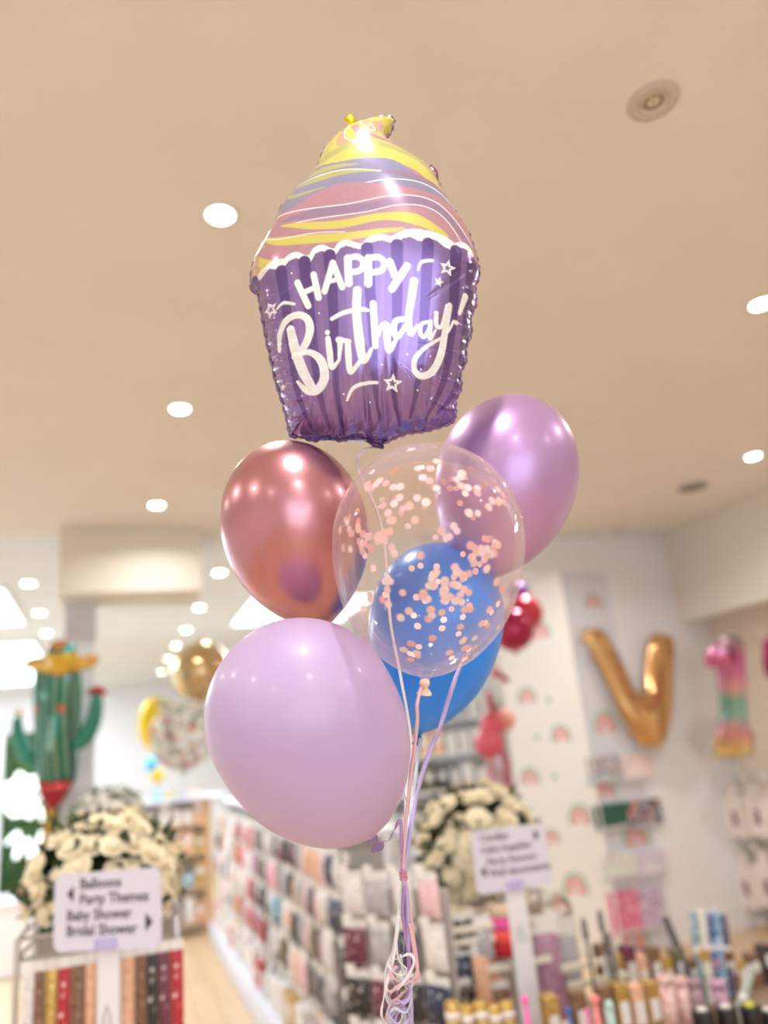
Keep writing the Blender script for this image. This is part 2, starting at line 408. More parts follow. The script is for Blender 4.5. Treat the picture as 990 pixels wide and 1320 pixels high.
for i, p in enumerate(((37, 752), (51, 790), (60, 816))):
    downlight(hz(*p, ZC), ordn[i]+' downlight in the short rear row beside the skylights', 'rear left row of ceiling downlights', 6, r=.042, col=(1, .98, .95))
for k, (x, y) in enumerate(((.26, .5), (.27, -.8), (.27, -2.1), (2.3, .5), (2.3, -.9), (2.3, -2.3), (-1.7, .5), (-1.7, -1.0), (-1.7, -2.3), (-1.7, 1.9), (-1.7, 3.2))):
    downlight((x, y, ZC), 'bright downlight in the cream ceiling over the shop entrance', 'downlights over the shop entrance', 12.5)
downlight(hz(688, 652, ZC), 'bright downlight hidden behind the pearl lilac balloon, lighting the cream partition', 'right hand ceiling downlights', 20)
# unlit spotlight, speaker and sensor
t = thing('spotlight', 'unlit round recessed spotlight with wide white rim at top right of the ceiling', 'ceiling light', hz(842, 130, ZC))
MB().lathe([(.062, 0), (.06, -.006), (.036, -.008), (.033, 0)], 40).build('rim', mat('grey_white_rim', (206, 192, 178), .5), t)
MB().lathe([(.033, 0), (.032, -.006), (.029, -.007), (.027, -.002)], 32).build('bezel', mat('pale_bezel', (232, 222, 208), .35), t)
mb = MB().lathe([(.029, -.001), (.029, -.003), (.012, -.0015), (0, -.001)], 24)
mb.build('reflector', mat('brown_reflector', (176, 150, 124), .3, .4), t)
mb = MB()
for k in range(7):
    a = k*2*math.pi/6; q = .016 if k < 6 else 0
    mb.lathe([(.0035, -.002), (.0035, -.005), (0, -.0055)], 8, mtx=Matrix.Translation((q*math.cos(a), q*math.sin(a), 0)))
mb.build('bulb_cluster', mat('spot_bulb', (150, 124, 100), .3), t)
t = thing('ceiling_speaker', 'flat grey round speaker grille in the ceiling at right', 'speaker', hz(893, 627, ZC))
MB().lathe([(.1, 0), (.1, -.008), (.094, -.012), (.09, -.01)], 40).build('rim', mat('speaker_rim', (176, 168, 156), .5), t)
MB().lathe([(.092, -.009), (.06, -.012), (0, -.013)], 40).build('grille', mat('speaker_mesh', (138, 132, 122), .8), t)
t = thing('smoke_detector', 'small pale ceiling sensor in front of the white display wall', 'smoke detector', hz(797, 680, ZC))
MB().lathe([(.05, 0), (.05, -.015), (.035, -.03), (0, -.032)], 28).build('housing', mat('sensor_white', (214, 208, 204), .5), t)
MB().lathe([(.02, -.028), (.018, -.036), (0, -.037)], 20).build('cap', mat('sensor_grey', (188, 186, 190), .5), t)
w = bpy.data.worlds.new('World'); scene.world = w; w.use_nodes = True
bg = w.node_tree.nodes['Background']; bg.inputs['Color'].default_value = (.75, .87, 1, 1); bg.inputs['Strength'].default_value = 1.5

# ================================================================== CUPCAKE FOIL BALLOON
ZCUP = 1.2
CUP = [(495, 150.5), (507, 154), (504, 168), (498, 181), (509, 191), (525, 200), (542, 209), (558, 224), (567, 242), (579, 264), (592, 283), (603, 300), (610, 320), (615, 338), (617, 354), (612, 372), (613, 392), (606, 410), (607, 430), (600, 448), (600, 466), (593, 482), (594, 500), (587, 516), (587, 532), (583, 544), (566, 551), (546, 556), (524, 559), (506, 566), (489, 573), (474, 568), (458, 564), (440, 568), (422, 564), (405, 568), (388, 563), (375, 562), (371, 545), (365, 521), (357, 497), (349, 462), (342, 430), (337, 402), (333, 381), (325, 370), (325, 350), (333, 328), (346, 306), (356, 286), (367, 262), (384, 244), (401, 231), (411, 213), (419, 194), (433, 178), (452, 165), (472, 157)]
def A_(pts): return [(300+x/2.912, 130+y/2.912) for x, y in pts]
def B_(pts): return [(310+x/3.0, 320+y/3.0) for x, y in pts]
PINK, LIL, YEL, OLV, MAU, TAN, WHT = (208, 162, 178), (166, 164, 202), (238, 230, 128), (204, 206, 140), (178, 150, 184), (224, 190, 156), (252, 252, 252)
PUR, PURD, PURM = (150, 122, 180), (112, 84, 148), (160, 130, 188)
def cup_colour(X, Y):
    p = Paint(X, Y, PINK)
    # swirls of the frosting
    p.poly(A_([(470, 50), (620, 50), (600, 110), (590, 180), (700, 225), (770, 300), (830, 400), (760, 380), (680, 320), (560, 290), (420, 300), (290, 290), (340, 180), (420, 100)]), YEL)
    p.poly(A_([(395, 200), (405, 165), (425, 145), (432, 190), (475, 222), (405, 226)]), TAN)
    p.poly(A_([(478, 118), (520, 105), (548, 118), (544, 168), (505, 160)]), TAN)
    p.stroke(A_([(462, 138), (478, 170), (540, 190), (620, 205), (690, 236)]), [10, 7, 3], PINK)
    p.stroke(A_([(555, 115), (553, 150), (575, 180)]), [7, 3], (232, 190, 190))
    p.poly(A_([(320, 262), (420, 226), (520, 210), (640, 225), (740, 262), (775, 330), (680, 268), (560, 236), (440, 246), (340, 282)]), OLV)
    p.stroke(A_([(640, 235), (720, 280), (800, 375)]), [3, 7, 4], OLV)
    p.stroke(A_([(500, 100), (440, 128), (424, 180), (450, 212), (490, 222)]), 1.1, WHT)
    p.stroke(A_([(430, 110), (385, 150), (352, 205), (335, 250)]), 1.1, WHT)
    p.stroke(A_([(455, 100), (398, 155), (372, 220), (362, 246)]), 1.1, OLV)
    p.stroke(A_([(480, 112), (500, 150), (535, 160), (520, 125)]), 1.0, WHT)
    p.poly(A_([(300, 285), (400, 296), (520, 284), (610, 292), (690, 340), (790, 372), (860, 430), (910, 530), (840, 470), (730, 405), (600, 390), (490, 384), (370, 396), (250, 450), (150, 480), (170, 420), (235, 345)]), LIL)
    p.poly(A_([(265, 318), (330, 306), (480, 308), (400, 322), (300, 330)]), OLV)
    p.stroke(A_([(250, 362), (330, 352), (430, 338), (560, 336)]), [3, 8, 7, 1], OLV)
    p.stroke(A_([(225, 362), (214, 388), (250, 404), (360, 390)]), [5, 6, 5, 1], OLV)
    p.stroke(A_([(245, 350), (330, 338), (430, 330), (560, 338)]), 1.1, WHT)
    p.stroke(A_([(560, 340), (640, 342), (740, 362), (800, 392)]), [2, 7, 7, 2], MAU)
    p.stroke(A_([(490, 386), (600, 366), (720, 372), (820, 420), (900, 520)]), 1.2, WHT)
    p.stroke(A_([(165, 468), (260, 456), (380, 400), (480, 386), (640, 396), (760, 420), (860, 480), (905, 560)]), [2, 10, 6, 1, 6, 10, 4], PINK)
    p.stroke(A_([(205, 500), (340, 486), (500, 474), (620, 446), (720, 446), (800, 486), (880, 580)]), [3, 12, 11, 9, 12, 12, 4], MAU)
    p.stroke(A_([(165, 468), (300, 468), (440, 460), (600, 428), (720, 428), (800, 466), (890, 570)]), 1.3, WHT)
    p.stroke(A_([(210, 520), (340, 508), (500, 490), (620, 462), (720, 462), (790, 500), (850, 580)]), 1.2, WHT)
    p.stroke(A_([(200, 516), (300, 532), (420, 532), (560, 506), (680, 512), (790, 562)]), [2, 9, 10, 9, 14, 6], YEL)
    p.stroke(A_([(120, 552), (200, 582), (400, 580), (560, 560), (640, 545)]), [12, 15, 11, 8, 1], YEL)
    p.stroke(A_([(125, 560), (170, 594), (260, 606), (430, 598), (600, 560)]), [4, 6, 6, 4, 1], PINK)
    p.poly(A_([(95, 600), (160, 640), (260, 640), (380, 628), (250, 690), (80, 690)]), YEL)
    p.poly(A_([(60, 610), (100, 590), (118, 650), (110, 720), (60, 720)]), TAN)
    p.stroke(A_([(125, 545), (200, 568), (330, 560), (430, 560)]), 1.1, WHT)
    p.stroke(A_([(110, 580), (90, 620), (96, 700)]), 1.1, WHT)
    # white paper edge and the wrapper
    p.poly(A_([(90, 700), (160, 648), (300, 640), (430, 608), (560, 590), (650, 548), (760, 556), (830, 590), (880, 650), (930, 660), (930, 740), (100, 740)]), (240, 236, 236))
    top = [(60, 150), (100, 148), (130, 122), (160, 128), (185, 132), (207, 104), (235, 95), (262, 108), (290, 112), (306, 84), (330, 74), (356, 86), (382, 90), (398, 66), (420, 58), (450, 68), (482, 72), (505, 48), (545, 38), (575, 46), (602, 50), (622, 30), (650, 24), (676, 36), (702, 40), (720, 28), (745, 30), (775, 52), (812, 62), (835, 44), (862, 44), (880, 62), (905, 72), (960, 70)]
    p.stroke(B_([(x, y-9) for x, y in top[2:-2]]), 9, (252, 250, 250))
    p.poly(B_([(x, y) for x, y in top]+[(960, 800), (-20, 800), (20, 150)]), PUR, False)
    stripes = [([(60, 150), (90, 300), (125, 480), (180, 640)], 0), ([(178, 138), (200, 300), (232, 560), (285, 715)], 0), ([(266, 112), (296, 400), (322, 600), (352, 705)], 0), ([(358, 92), (372, 300), (380, 560), (405, 725)], 0), ([(494, 68), (510, 300), (522, 540), (540, 680)], 0), ([(602, 55), (602, 300), (590, 560), (615, 695)], 0), ([(715, 45), (702, 300), (680, 540), (652, 670)], 0), ([(820, 60), (808, 300), (780, 520), (712, 672)], 0), ([(885, 90), (868, 300), (830, 540), (756, 650)], 0)]
    for q, _ in stripes: p.stroke(B_(q), [15, 12, 8, 3], PURD)
    for x in (225, 312, 425, 550, 655, 765): p.stroke(B_([(x, 130), (x+(500-x)*.12, 400), (x+(500-x)*.22, 640)]), [6, 5, 2], PURM)
    w_ = WHT
    S = lambda pts, w, st=False: p.stroke(B_(pts), [v*1.16 for v in w] if isinstance(w, list) else w*1.12, w_, straight=st)
    # HAPPY
    S([(240, 186), (280, 272)], 7.2, True); S([(300, 160), (318, 244)], 7.2, True); S([(262, 224), (312, 204)], 6, True)
    S([(370, 120), (340, 222)], 7, True); S([(370, 120), (404, 208)], 7, True); S([(352, 188), (394, 178)], 5, True)
    S([(424, 104), (428, 194)], 8.5, True); S([(424, 104), (458, 98), (480, 118), (470, 146), (430, 156)], 6.6)
    S([(498, 104), (498, 196)], 8.5, True); S([(498, 104), (536, 100), (556, 122), (544, 148), (502, 156)], 6.6)
    S([(576, 116), (594, 166)], 8, True); S([(638, 130), (584, 214)], 8, True)
    # Birthday!
    S([(213, 352), (228, 420), (256, 500), (290, 562)], [9, 11, 11, 9])
    S([(166, 420), (168, 370), (192, 322), (236, 302), (274, 316), (286, 356), (268, 410), (222, 452)], [4, 6, 7, 7, 8, 9, 8, 4])
    S([(222, 452), (280, 438), (326, 470), (338, 530), (310, 574), (272, 574), (236, 540)], [4, 6, 9, 10, 9, 7, 3])
    S([(352, 392), (358, 440), (366, 494), (392, 470)], [6, 7, 6, 3]); p.dot(B_([(350, 370)])[0], 3.2, w_)
    S([(392, 470), (396, 410), (390, 396), (412, 400), (428, 404)], [3, 6, 6, 5, 5]); S([(424, 404), (426, 450), (434, 512), (470, 470)], [6, 7, 6, 3])
    S([(458, 220), (456, 300), (466, 400), (482, 470), (510, 430)], [9, 9, 10, 8, 3]); S([(366, 322), (410, 300), (470, 288), (498, 292)], [4, 5, 5, 3])
    S([(516, 268), (520, 340), (524, 420)], [7, 7, 6]); S([(524, 404), (546, 350), (564, 346), (566, 390), (574, 436), (604, 386)], [3, 5, 7, 7, 6, 3])
    S([(626, 322), (598, 330), (590, 366), (606, 384), (636, 342)], [5, 6, 7, 6, 4]); S([(664, 184), (654, 250), (644, 320), (652, 374), (676, 344)], [8, 8, 7, 6, 3])
    S([(712, 330), (690, 340), (688, 374), (704, 382), (722, 344)], [3, 4, 4.4, 4, 3]); S([(724, 328), (723, 388), (744, 356)], [4.6, 4.6, 2.4])
    S([(746, 296), (746, 338), (766, 340), (786, 266)], [5, 5, 4, 4.4])
    S([(796, 262), (782, 340), (764, 440), (734, 502), (696, 524), (668, 508), (668, 464), (708, 420), (780, 370), (812, 316)], [6, 7, 8, 8, 7, 6, 5, 4, 3, 3])
    S([(858, 218), (834, 286)], [7, 4], True); p.dot(B_([(822, 320)])[0], 3.0, w_)
    # stars, swashes and dots
    for (x, y, r, a, h) in ((787, 128, 11, .2, 1), (755, 182, 6.5, .3, 0), (133, 268, 10.5, -.4, 1), (586, 552, 12.5, .1, 1), (174, 550, 5, .2, 0)):
        p.star(B_([(x, y)])[0], r, w_, a, PUR if h else None)
    S([(678, 144), (692, 114), (732, 106)], [2, 3.4, 3]); S([(158, 272), (186, 254), (228, 262)], [2, 3.6, 3]); S([(420, 612), (442, 570), (486, 552), (530, 550)], [2.5, 4, 4, 3])
    for x, y in ((218, 150), (320, 300), (548, 486), (640, 448), (678, 574), (690, 500), (806, 504), (724, 452), (504, 618), (848, 190), (408, 590), (730, 600), (130, 440)): p.dot(B_([(x, y)])[0], 1.1, w_)
    return p.C
def cup_wrinkle(X, Y, h, pl):
    A = np.array(pl); n = len(A); step = max(1, n//280); seg = np.r_[0, np.cumsum(np.hypot(*np.diff(A, axis=0).T))]
    sub = slice(None, None, 4); xs = X[sub, sub]; ys = Y[sub, sub]
    d = np.full(xs.shape, 1e9); sa = np.zeros(xs.shape)
    for k in range(0, n, step):
        e = np.hypot(xs-A[k, 0], ys-A[k, 1]); m = e < d; d[m] = e[m]; sa[m] = seg[k]
    # blow both fields up to the full grid
    def big(a):
        b = np.repeat(np.repeat(a, 4, 0), 4, 1)[:X.shape[0], :X.shape[1]]; return b
    d = big(d); sa = big(sa)
    for _ in range(6):
        for ax in (0, 1): sa = (np.roll(sa, 1, ax)+2*sa+np.roll(sa, -1, ax))/4; d = (np.roll(d, 1, ax)+2*d+np.roll(d, -1, ax))/4
    low = np.clip((Y-330)/120, 0, 1); bot = np.clip((Y-480)/70, 0, 1)
    w = -np.abs(np.sin(sa/17.0*math.pi))**.8*(2.0+5.0*low)*np.exp(-d/(9+10*low+16*bot))
    w += (np.sin(sa/6.3)+np.sin(sa/3.9+2))*.38*np.exp(-d/16)*(.4+low)
    # long vertical pleats at the foot of the wrapper
    for xb, xt, amp in ((371, 352, 5), (405, 399, 5), (440, 432, 5), (476, 470, 8), (497, 494, 6), (516, 502, 6), (545, 560, 5), (566, 590, 4)):
        t = np.clip((565-Y)/110, 0, 1); xc = xb+(xt-xb)*t
        w -= amp*np.exp(-((X-xc)/3.6)**2)*(1-t)**1.4*(Y > 420)
    # a diagonal tension crease on either side
    for (xa, ya, xb2, yb2, amp) in ((590, 372, 560, 470, 1.1), (352, 420, 368, 400, 1.2), (600, 360, 572, 382, 1.4)):
        dd = np.abs((X-xa)*(yb2-ya)-(Y-ya)*(xb2-xa))/math.hypot(xb2-xa, yb2-ya)
        w -= amp*np.exp(-(dd/3)**2)*np.exp(-((X-(xa+xb2)/2)**2+(Y-(ya+yb2)/2)**2)/1800)
    return w
M_foil = mat_attr('printed_foil', .2, .55, .4, .08)
me, cc, _ = pillow(CUP, ZCUP, 66, 500, 380, cup_colour, wrinkle=cup_wrinkle)
cup = thing('foil_balloon', 'purple cupcake shaped foil balloon with swirled frosting and white HAPPY Birthday! lettering', 'balloon', cc)
link('foil_body', me, M_foil, cup)
# crimped seam round the outline
def px_on(px, py, Z, origin): return hd(px, py, Z)-origin
def seam(poly, Z, width, origin, name, m, parent, amp=1.0):
    pl = catmull(list(poly)+[poly[0]], 6)[:-1]; n = len(pl); c = np.mean(np.array(poly), 0); vs = []
    for i, p in enumerate(pl):
        t = np.array(pl[(i+1) % n])-np.array(pl[i-1]); nn = np.array([t[1], -t[0]])/max(np.hypot(*t), 1e-6)
        o = np.array(p)+nn*width*(1+.35*math.sin(i*1.9)); q = np.array(p)-nn*1.2; z = amp*math.sin(i*1.3)*.0016
        vs += [px_on(q[0], q[1], Z, origin)+fw*.0006, px_on(o[0], o[1], Z, origin)+fw*z, px_on(q[0], q[1], Z, origin)-fw*.0006, px_on(o[0], o[1], Z, origin)+fw*(z-.0005)]
    fs = []
    for i in range(n):
        a, b = 4*i, 4*((i+1) % n)
        fs += [(a, b, b+1, a+1), (a+2, a+3, b+3, b+2), (a+1, b+1, b+3, a+3)]
    return MB().add(vs, fs, 0, True).build(name, m, parent)
M_seamp = mat('purple_foil_edge', (150, 122, 172), .22, .7); M_seamt = mat('frosting_foil_edge', (222, 178, 170), .22, .7)
seam(CUP, ZCUP, 2.2, cc, 'seam', M_seamp, cup)
def tab(pts, w, name, m, parent, origin, Z, curl=0.):
    """little loose foil tab following a line of pixels"""
    pl = catmull(pts, 6); vs = []; n = len(pl)
    for i, p in enumerate(pl):
        zc = curl*math.sin(math.pi*i/(n-1)); q = px_on(p[0], p[1], Z-zc, origin)
        t = np.array(pl[min(i+1, n-1)])-np.array(pl[max(i-1, 0)]); nn = np.array([-t[1], t[0]])/max(np.hypot(*t), 1e-6)
        ww = w if not isinstance(w, (list, tuple)) else float(np.interp(i/(n-1), np.linspace(0, 1, len(w)), w))
        e = (nn[0]*rt-nn[1]*up)*ww*Z/F/2
        vs += [q-e+fw*.0004, q+e-fw*.0004*0+fw*.0004, q-e-fw*.0004, q+e-fw*.0004]
    fs = []
    for i in range(n-1):
        a, b = 4*i, 4*i+4; fs += [(a, a+1, b+1, b), (a+2, b+2, b+3, a+3), (a, b, b+2, a+2), (a+1, a+3, b+3, b+1)]
    fs += [(0, 2, 3, 1), (4*n-4, 4*n-3, 4*n-1, 4*n-2)]
    o = MB().add(vs, fs, 0, True).build(name, m, parent); return o
tab([(447, 150), (453, 156), (456, 164)], [13, 12, 6], 'top_tab', mat('yellow_foil', (226, 206, 40), .25, .6), cup, cc, ZCUP+.004, .006)['label'] = 'yellow foil tab'
tab([(484, 160), (494, 156), (505, 153)], [10, 10, 5], 'tip_tab', MATS['yellow_foil'], cup, cc, ZCUP-.004, .004)['label'] = 'yellow foil tip'
tab([(553, 214), (560, 222), (563, 234)], [6, 8, 5], 'side_tab', mat('mauve_foil', (170, 122, 140), .2, .8), cup, cc, ZCUP+.002, .006)['label'] = 'curled mauve foil tab'
tab([(323, 366), (326, 374), (334, 380)], [4, 6, 4], 'side_tab', mat('brown_foil', (120, 88, 76), .25, .7), cup, cc, ZCUP+.004, .003)['label'] = 'dark curled foil tab'
tab([(473, 566), (484, 573), (495, 577)], [5, 8, 4], 'inflation_tail', mat('purple_foil_tail', (96, 74, 120), .25, .7), cup, cc, ZCUP-.003, .004)

# ================================================================== LATEX BALLOONS
def balloon_profile(R, Lb, top=1.0, ex=.78, pw=2.2, n=40):
    prof = []
    for i in range(n+1):
        a = (math.pi/2)*i/n; prof.append((R*math.sin(a), R*top*math.cos(a)))
    for i in range(1, n+1):
        u_ = i/n; u2 = 1-(1-u_)**1.35
        r = R*max(1-u2**pw, 0)**ex
        if r < R*.055: break
        prof.append((r, -Lb*u2))
    rn = R*.05; z = prof[-1][1]
    prof += [(rn, z-R*.03), (rn*.9, z-R*.06)]
    return prof, z-R*.06
def latex(label, cx, cy, Z, w, ltop, lbot, lean, tilt, m, neck_m, ex=.78, pw=2.2, name='latex_balloon', wall=False):
    """w = diameter in px, ltop/lbot = px from the widest ring to crown / tail, lean = degrees the crown leans right"""
    s = Z/F; R = w/2*s; a = math.radians(lean); t = math.radians(tilt)
    ax = (math.sin(a)*rt+math.cos(a)*up)*math.cos(t)+fw*math.sin(t)
    c = hd(cx, cy, Z); T = thing(name, label, 'balloon', c)
    mt = frame_mtx(ax)
    prof, zn = balloon_profile(R, lbot*s, ltop/(w/2), ex, pw)
    body = MB().lathe(prof, 96, mtx=mt).build('balloon_body', m, T)
    k = R*.045
    kp = [(k*.7, zn+k*.4), (k*1.15, zn), (k*1.25, zn-k*.7), (k*.8, zn-k*1.3), (k*.7, zn-k*1.7), (k*1.3, zn-k*2.3), (k*1.75, zn-k*2.9), (k*1.8, zn-k*3.05), (k*1.2, zn-k*2.9), (k*.5, zn-k*2.2), (0, zn-k*2.1)]
    MB().lathe(kp, 24, mtx=mt, ribs=lambda q: 1+.12*math.sin(3*q)).build('knot', neck_m, T)
    tail = c+np.array((mt @ Vector((0, 0, zn-k*1.0)))[:])
    return T, mt, R, prof, tail
M_rose = mat('rose_gold_chrome_latex', (200, 140, 148), .3, .9, .25, .12)
M_pearl = mat('pearl_lilac_latex', (192, 152, 204), .36, .45, .45, .16)
M_matte = mat('soft_lilac_latex', (192, 168, 212), .45, .0, .22, .16, sheen=.1)
M_blue = mat('metallic_blue_latex', (0, 140, 255), .32, .05, .3, .16)
rose, _, _, _, tl_rose = latex('rose gold chrome balloon below the left of the cupcake', 380, 678, 1.19, 187, 111, 140, -14, -6, M_rose, mat('rose_knot', (150, 84, 86), .4, .5))
pearl, _, _, _, tl_pearl = latex('shiny pearl lilac balloon, uppermost on the right of the bunch', 653, 613, 1.3, 180, 106, 142, 16, 4, M_pearl, mat('lilac_knot', (150, 106, 150), .5))
matte, _, _, _, tl_matte = latex('large matt pale lilac balloon at the lower left of the bunch', 391, 924, 1.0, 247, 128, 184, -28, -8, M_matte, mat('matte_lilac_knot', (150, 124, 164), .5), ex=.66, pw=2.4)
blue, _, _, _, tl_blue = latex('bright metallic blue balloon behind the clear confetti balloon', 563, 795, 1.29, 172, 96, 150, 9, 3, M_blue, mat('blue_knot', (8, 50, 110), .4, .2), ex=.72)
# clear balloon: thin shell, so light passes straight through and the film only adds shine and a little haze
def clear_mat():
    m = bpy.data.materials.new('clear_latex_film'); m.use_nodes = True; nt = m.node_tree; N, L = nt.nodes, nt.links
    for x in list(N): N.remove(x)
    out = N.new('ShaderNodeOutputMaterial'); tr = N.new('ShaderNodeBsdfTransparent'); tr.inputs['Color'].default_value = lin((252, 247, 245))
    gl = N.new('ShaderNodeBsdfGlossy'); gl.inputs['Roughness'].default_value = .06; gl.inputs['Color'].default_value = (1, 1, 1, 1)
    df = N.new('ShaderNodeBsdfTranslucent'); df.inputs['Color'].default_value = lin((250, 226, 222))
    d2 = N.new('ShaderNodeBsdfDiffuse'); d2.inputs['Color'].default_value = lin((250, 226, 222))
    hz_ = N.new('ShaderNodeMixShader'); hz_.inputs[0].default_value = .5; L.new(df.outputs[0], hz_.inputs[1]); L.new(d2.outputs[0], hz_.inputs[2])
    lw = N.new('ShaderNodeLayerWeight'); lw.inputs['Blend'].default_value = .35
    mr = N.new('ShaderNodeMapRange'); mr.inputs['To Min'].default_value = .06; mr.inputs['To Max'].default_value = .24; mr.interpolation_type = 'SMOOTHSTEP'
    L.new(lw.outputs['Facing'], mr.inputs['Value'])
    a = N.new('ShaderNodeMixShader'); L.new(mr.outputs['Result'], a.inputs[0]); L.new(tr.outputs[0], a.inputs[1]); L.new(hz_.outputs[0], a.inputs[2])
    fr = N.new('ShaderNodeFresnel'); fr.inputs['IOR'].default_value = 1.22
    cl = N.new('ShaderNodeMath'); cl.operation = 'MINIMUM'; cl.inputs[1].default_value = .2; L.new(fr.outputs[0], cl.inputs[0])
    b = N.new('ShaderNodeMixShader'); L.new(cl.outputs[0], b.inputs[0]); L.new(a.outputs[0], b.inputs[1]); L.new(gl.outputs[0], b.inputs[2])
    L.new(b.outputs[0], out.inputs['Surface']); return m
M_clear = clear_mat()
clear, mtc, Rc, prc, tl_clear = latex('large clear balloon with pale pink round confetti inside at the centre of the bunch', 552, 697, 1.0, 247, 127, 178, 1, -4, M_clear, mat('cream_knot', (238, 210, 186), .5), ex=.62, pw=2.3)
# confetti clinging to the inside of the film
pz_ = np.array(prc[::-1]); pz_ = pz_[np.argsort(pz_[:, 1])]
def film_point(q, z, inset=.0012):
    r = float(np.interp(z, pz_[:, 1], pz_[:, 0])); dz = .002
    dr = (float(np.interp(z+dz, pz_[:, 1], pz_[:, 0]))-float(np.interp(z-dz, pz_[:, 1], pz_[:, 0])))/(2*dz)
    n = Vector((math.cos(q), math.sin(q), -dr)).normalized()
    return Vector((r*math.cos(q), r*math.sin(q), z))-n*inset, n
CONF = [mat('confetti_blush', (250, 220, 226), .6), mat('confetti_rose', (244, 192, 200), .6), mat('confetti_pale', (252, 236, 236), .6), mat('confetti_peach', (248, 208, 198), .6)]
spots = []
clusters = [(500, 640, 40, 22), (545, 612, 55, 16), (600, 615, 40, 16), (612, 650, 32, 16), (470, 700, 28, 16), (500, 700, 24, 12), (560, 745, 34, 26), (600, 735, 30, 16), (625, 715, 26, 12), (575, 770, 26, 14), (545, 790, 26, 10), (480, 760, 26, 10), (610, 810, 40, 14), (530, 840, 16, 10), (600, 845, 22, 12), (640, 700, 18, 6), (450, 680, 20, 12), (650, 640, 18, 8), (560, 690, 70, 12), (640, 780, 24, 7)]
inv = mtc.inverted()
for (cx, cy, sp, cnt) in clusters:
    for _ in range(cnt):
        px = cx+rng.gauss(0, sp*.62); py = cy+rng.gauss(0, sp*.55)
        rear = rng.random() < .3
        d = ray(px, py); o = inv @ Vector(CAM-hd(552, 697, 1.0)); dv = (inv.to_3x3() @ Vector(d))
        hits = []; prev = None
        for k in range(260):
            t = .8+.4*k/259; p = o+dv*t; ins = math.hypot(p.x, p.y) < float(np.interp(p.z, pz_[:, 1], pz_[:, 0], 0, 0))
            if prev is not None and ins != prev: hits.append(p)
            prev = ins
        if len(hits) < 2: continue
        h = hits[1] if rear else hits[0]; spots.append((math.atan2(h.y, h.x), h.z, rear))
rng.shuffle(spots); disc_cache = {}
def disc_verts(q, z, r, tw):
    p, n = film_point(q, z); a = Vector((-math.sin(q), math.cos(q), 0)); b = n.cross(a)
    vs = [p+(a*math.cos(k*math.pi/6)+b*math.sin(k*math.pi/6))*r+n*(-.0006*0) for k in range(12)]
    vs += [v-n*.0003 for v in vs]; vs = [mtc @ v for v in vs]
    return vs, [tuple(range(12)), tuple(range(12, 24))[::-1]]+[(k, k+12, (k+1) % 12+12, (k+1) % 12) for k in range(12)]
front = [s for s in spots if not s[2]]; rearl = [s for s in spots if s[2]]
for q, z, _ in front[:96]:
    vs, fs = disc_verts(q, z, rng.uniform(.0042, .0054), 0); MB().add(vs, fs).build('confetti_disc', rng.choice(CONF), clear)
mb = MB()
for q, z, _ in front[96:]+rearl:
    vs, fs = disc_verts(q, z, rng.uniform(.0042, .0054), 0); mb.add(vs, fs, rng.randrange(4))
mb.build('confetti', CONF, clear)['kind'] = 'stuff'

# ================================================================== RIBBONS
def ribbon(name, label, pts, w, m, parent=None, twist=0.):
    """pts: (px, py, distance); a thin band, turned by twist along its run"""
    pl = catmull(pts, 8); P = [hd(p[0], p[1], p[2]) for p in pl]; n = len(P); org = P[-1]; vs = []
    for i in range(n):
        t = P[min(i+1, n-1)]-P[max(i-1, 0)]; t = t/max(np.linalg.norm(t), 1e-9)
        a = np.cross(t, fw); a = a/max(np.linalg.norm(a), 1e-9); b = np.cross(t, a); q = twist*i/n*2*math.pi+.5*math.sin(i*.35)
        e = a*math.cos(q)+b*math.sin(q); nn = -a*math.sin(q)+b*math.cos(q)
        ww = w*.84*(pl[i][2])/F/2
        for sx, sn in ((-1, 1), (1, 1), (1, -1), (-1, -1)): vs.append(P[i]-org+e*ww*sx+nn*sn*.00035)
    fs = []
    for i in range(n-1):
        a, b = 4*i, 4*i+4
        for k in range(4): fs.append((a+k, a+(k+1) % 4, b+(k+1) % 4, b+k))
    fs += [(3, 2, 1, 0), tuple(4*n-4+k for k in range(4))]
    o = MB().add(vs, fs, 0, True).build(name, m, None, org)
    tag(o, label, 'ribbon', 'ribbons tied to the balloon bunch'); return o
def topx(p):
    v = np.array(p)-CAM; z = v@fw; return (495+F*(v@rt)/z, 660-F*(v@up)/z, float(z))
R_pink = mat('pink_ribbon', (236, 190, 196), .35, 0, .3); R_lil = mat('lilac_ribbon', (196, 180, 232), .35, 0, .3)
R_pale = mat('pale_blue_ribbon', (214, 224, 236), .35, 0, .3); R_white = mat('white_ribbon', (244, 240, 244), .35, 0, .3)
R_dk = mat('deep_lilac_ribbon', (182, 140, 200), .35, 0, .3); R_sil = mat('silver_lilac_ribbon', (170, 160, 190), .25, .6)
K = (520, 1128, 1.0)
tx = topx(tl_clear); ribbon('ribbon', 'pink ribbon hanging from the clear confetti balloon', [(tx[0]-4, tx[1], tx[2]), (538, 906, 1.0), (538, 930, 1.0), (533, 975, 1.0), (526, 1032, 1.0), (521, 1086, 1.0), K, (524, 1145, 1.0), (531, 1195, 1.0), (538, 1246, .998), (536, 1264, .996), (516, 1284, .994), (502, 1300, .996), (498, 1330, 1.0), (508, 1400, 1.0)], 5.5, R_pink)
tx = topx(tl_blue); ribbon('ribbon', 'pale blue ribbon running straight down from the blue balloon knot', [tx, (542, 952, 1.27), (537, 990, 1.2), (530, 1040, 1.1), (525, 1090, 1.03), (521, 1126, 1.003), (518, 1150, 1.0), (515, 1185, 1.0), (507, 1226, 1.0), (498, 1262, 1.0), (500, 1290, .998), (518, 1302, .998), (522, 1322, 1.0), (512, 1345, 1.0), (516, 1400, 1.0)], 6, R_pale)
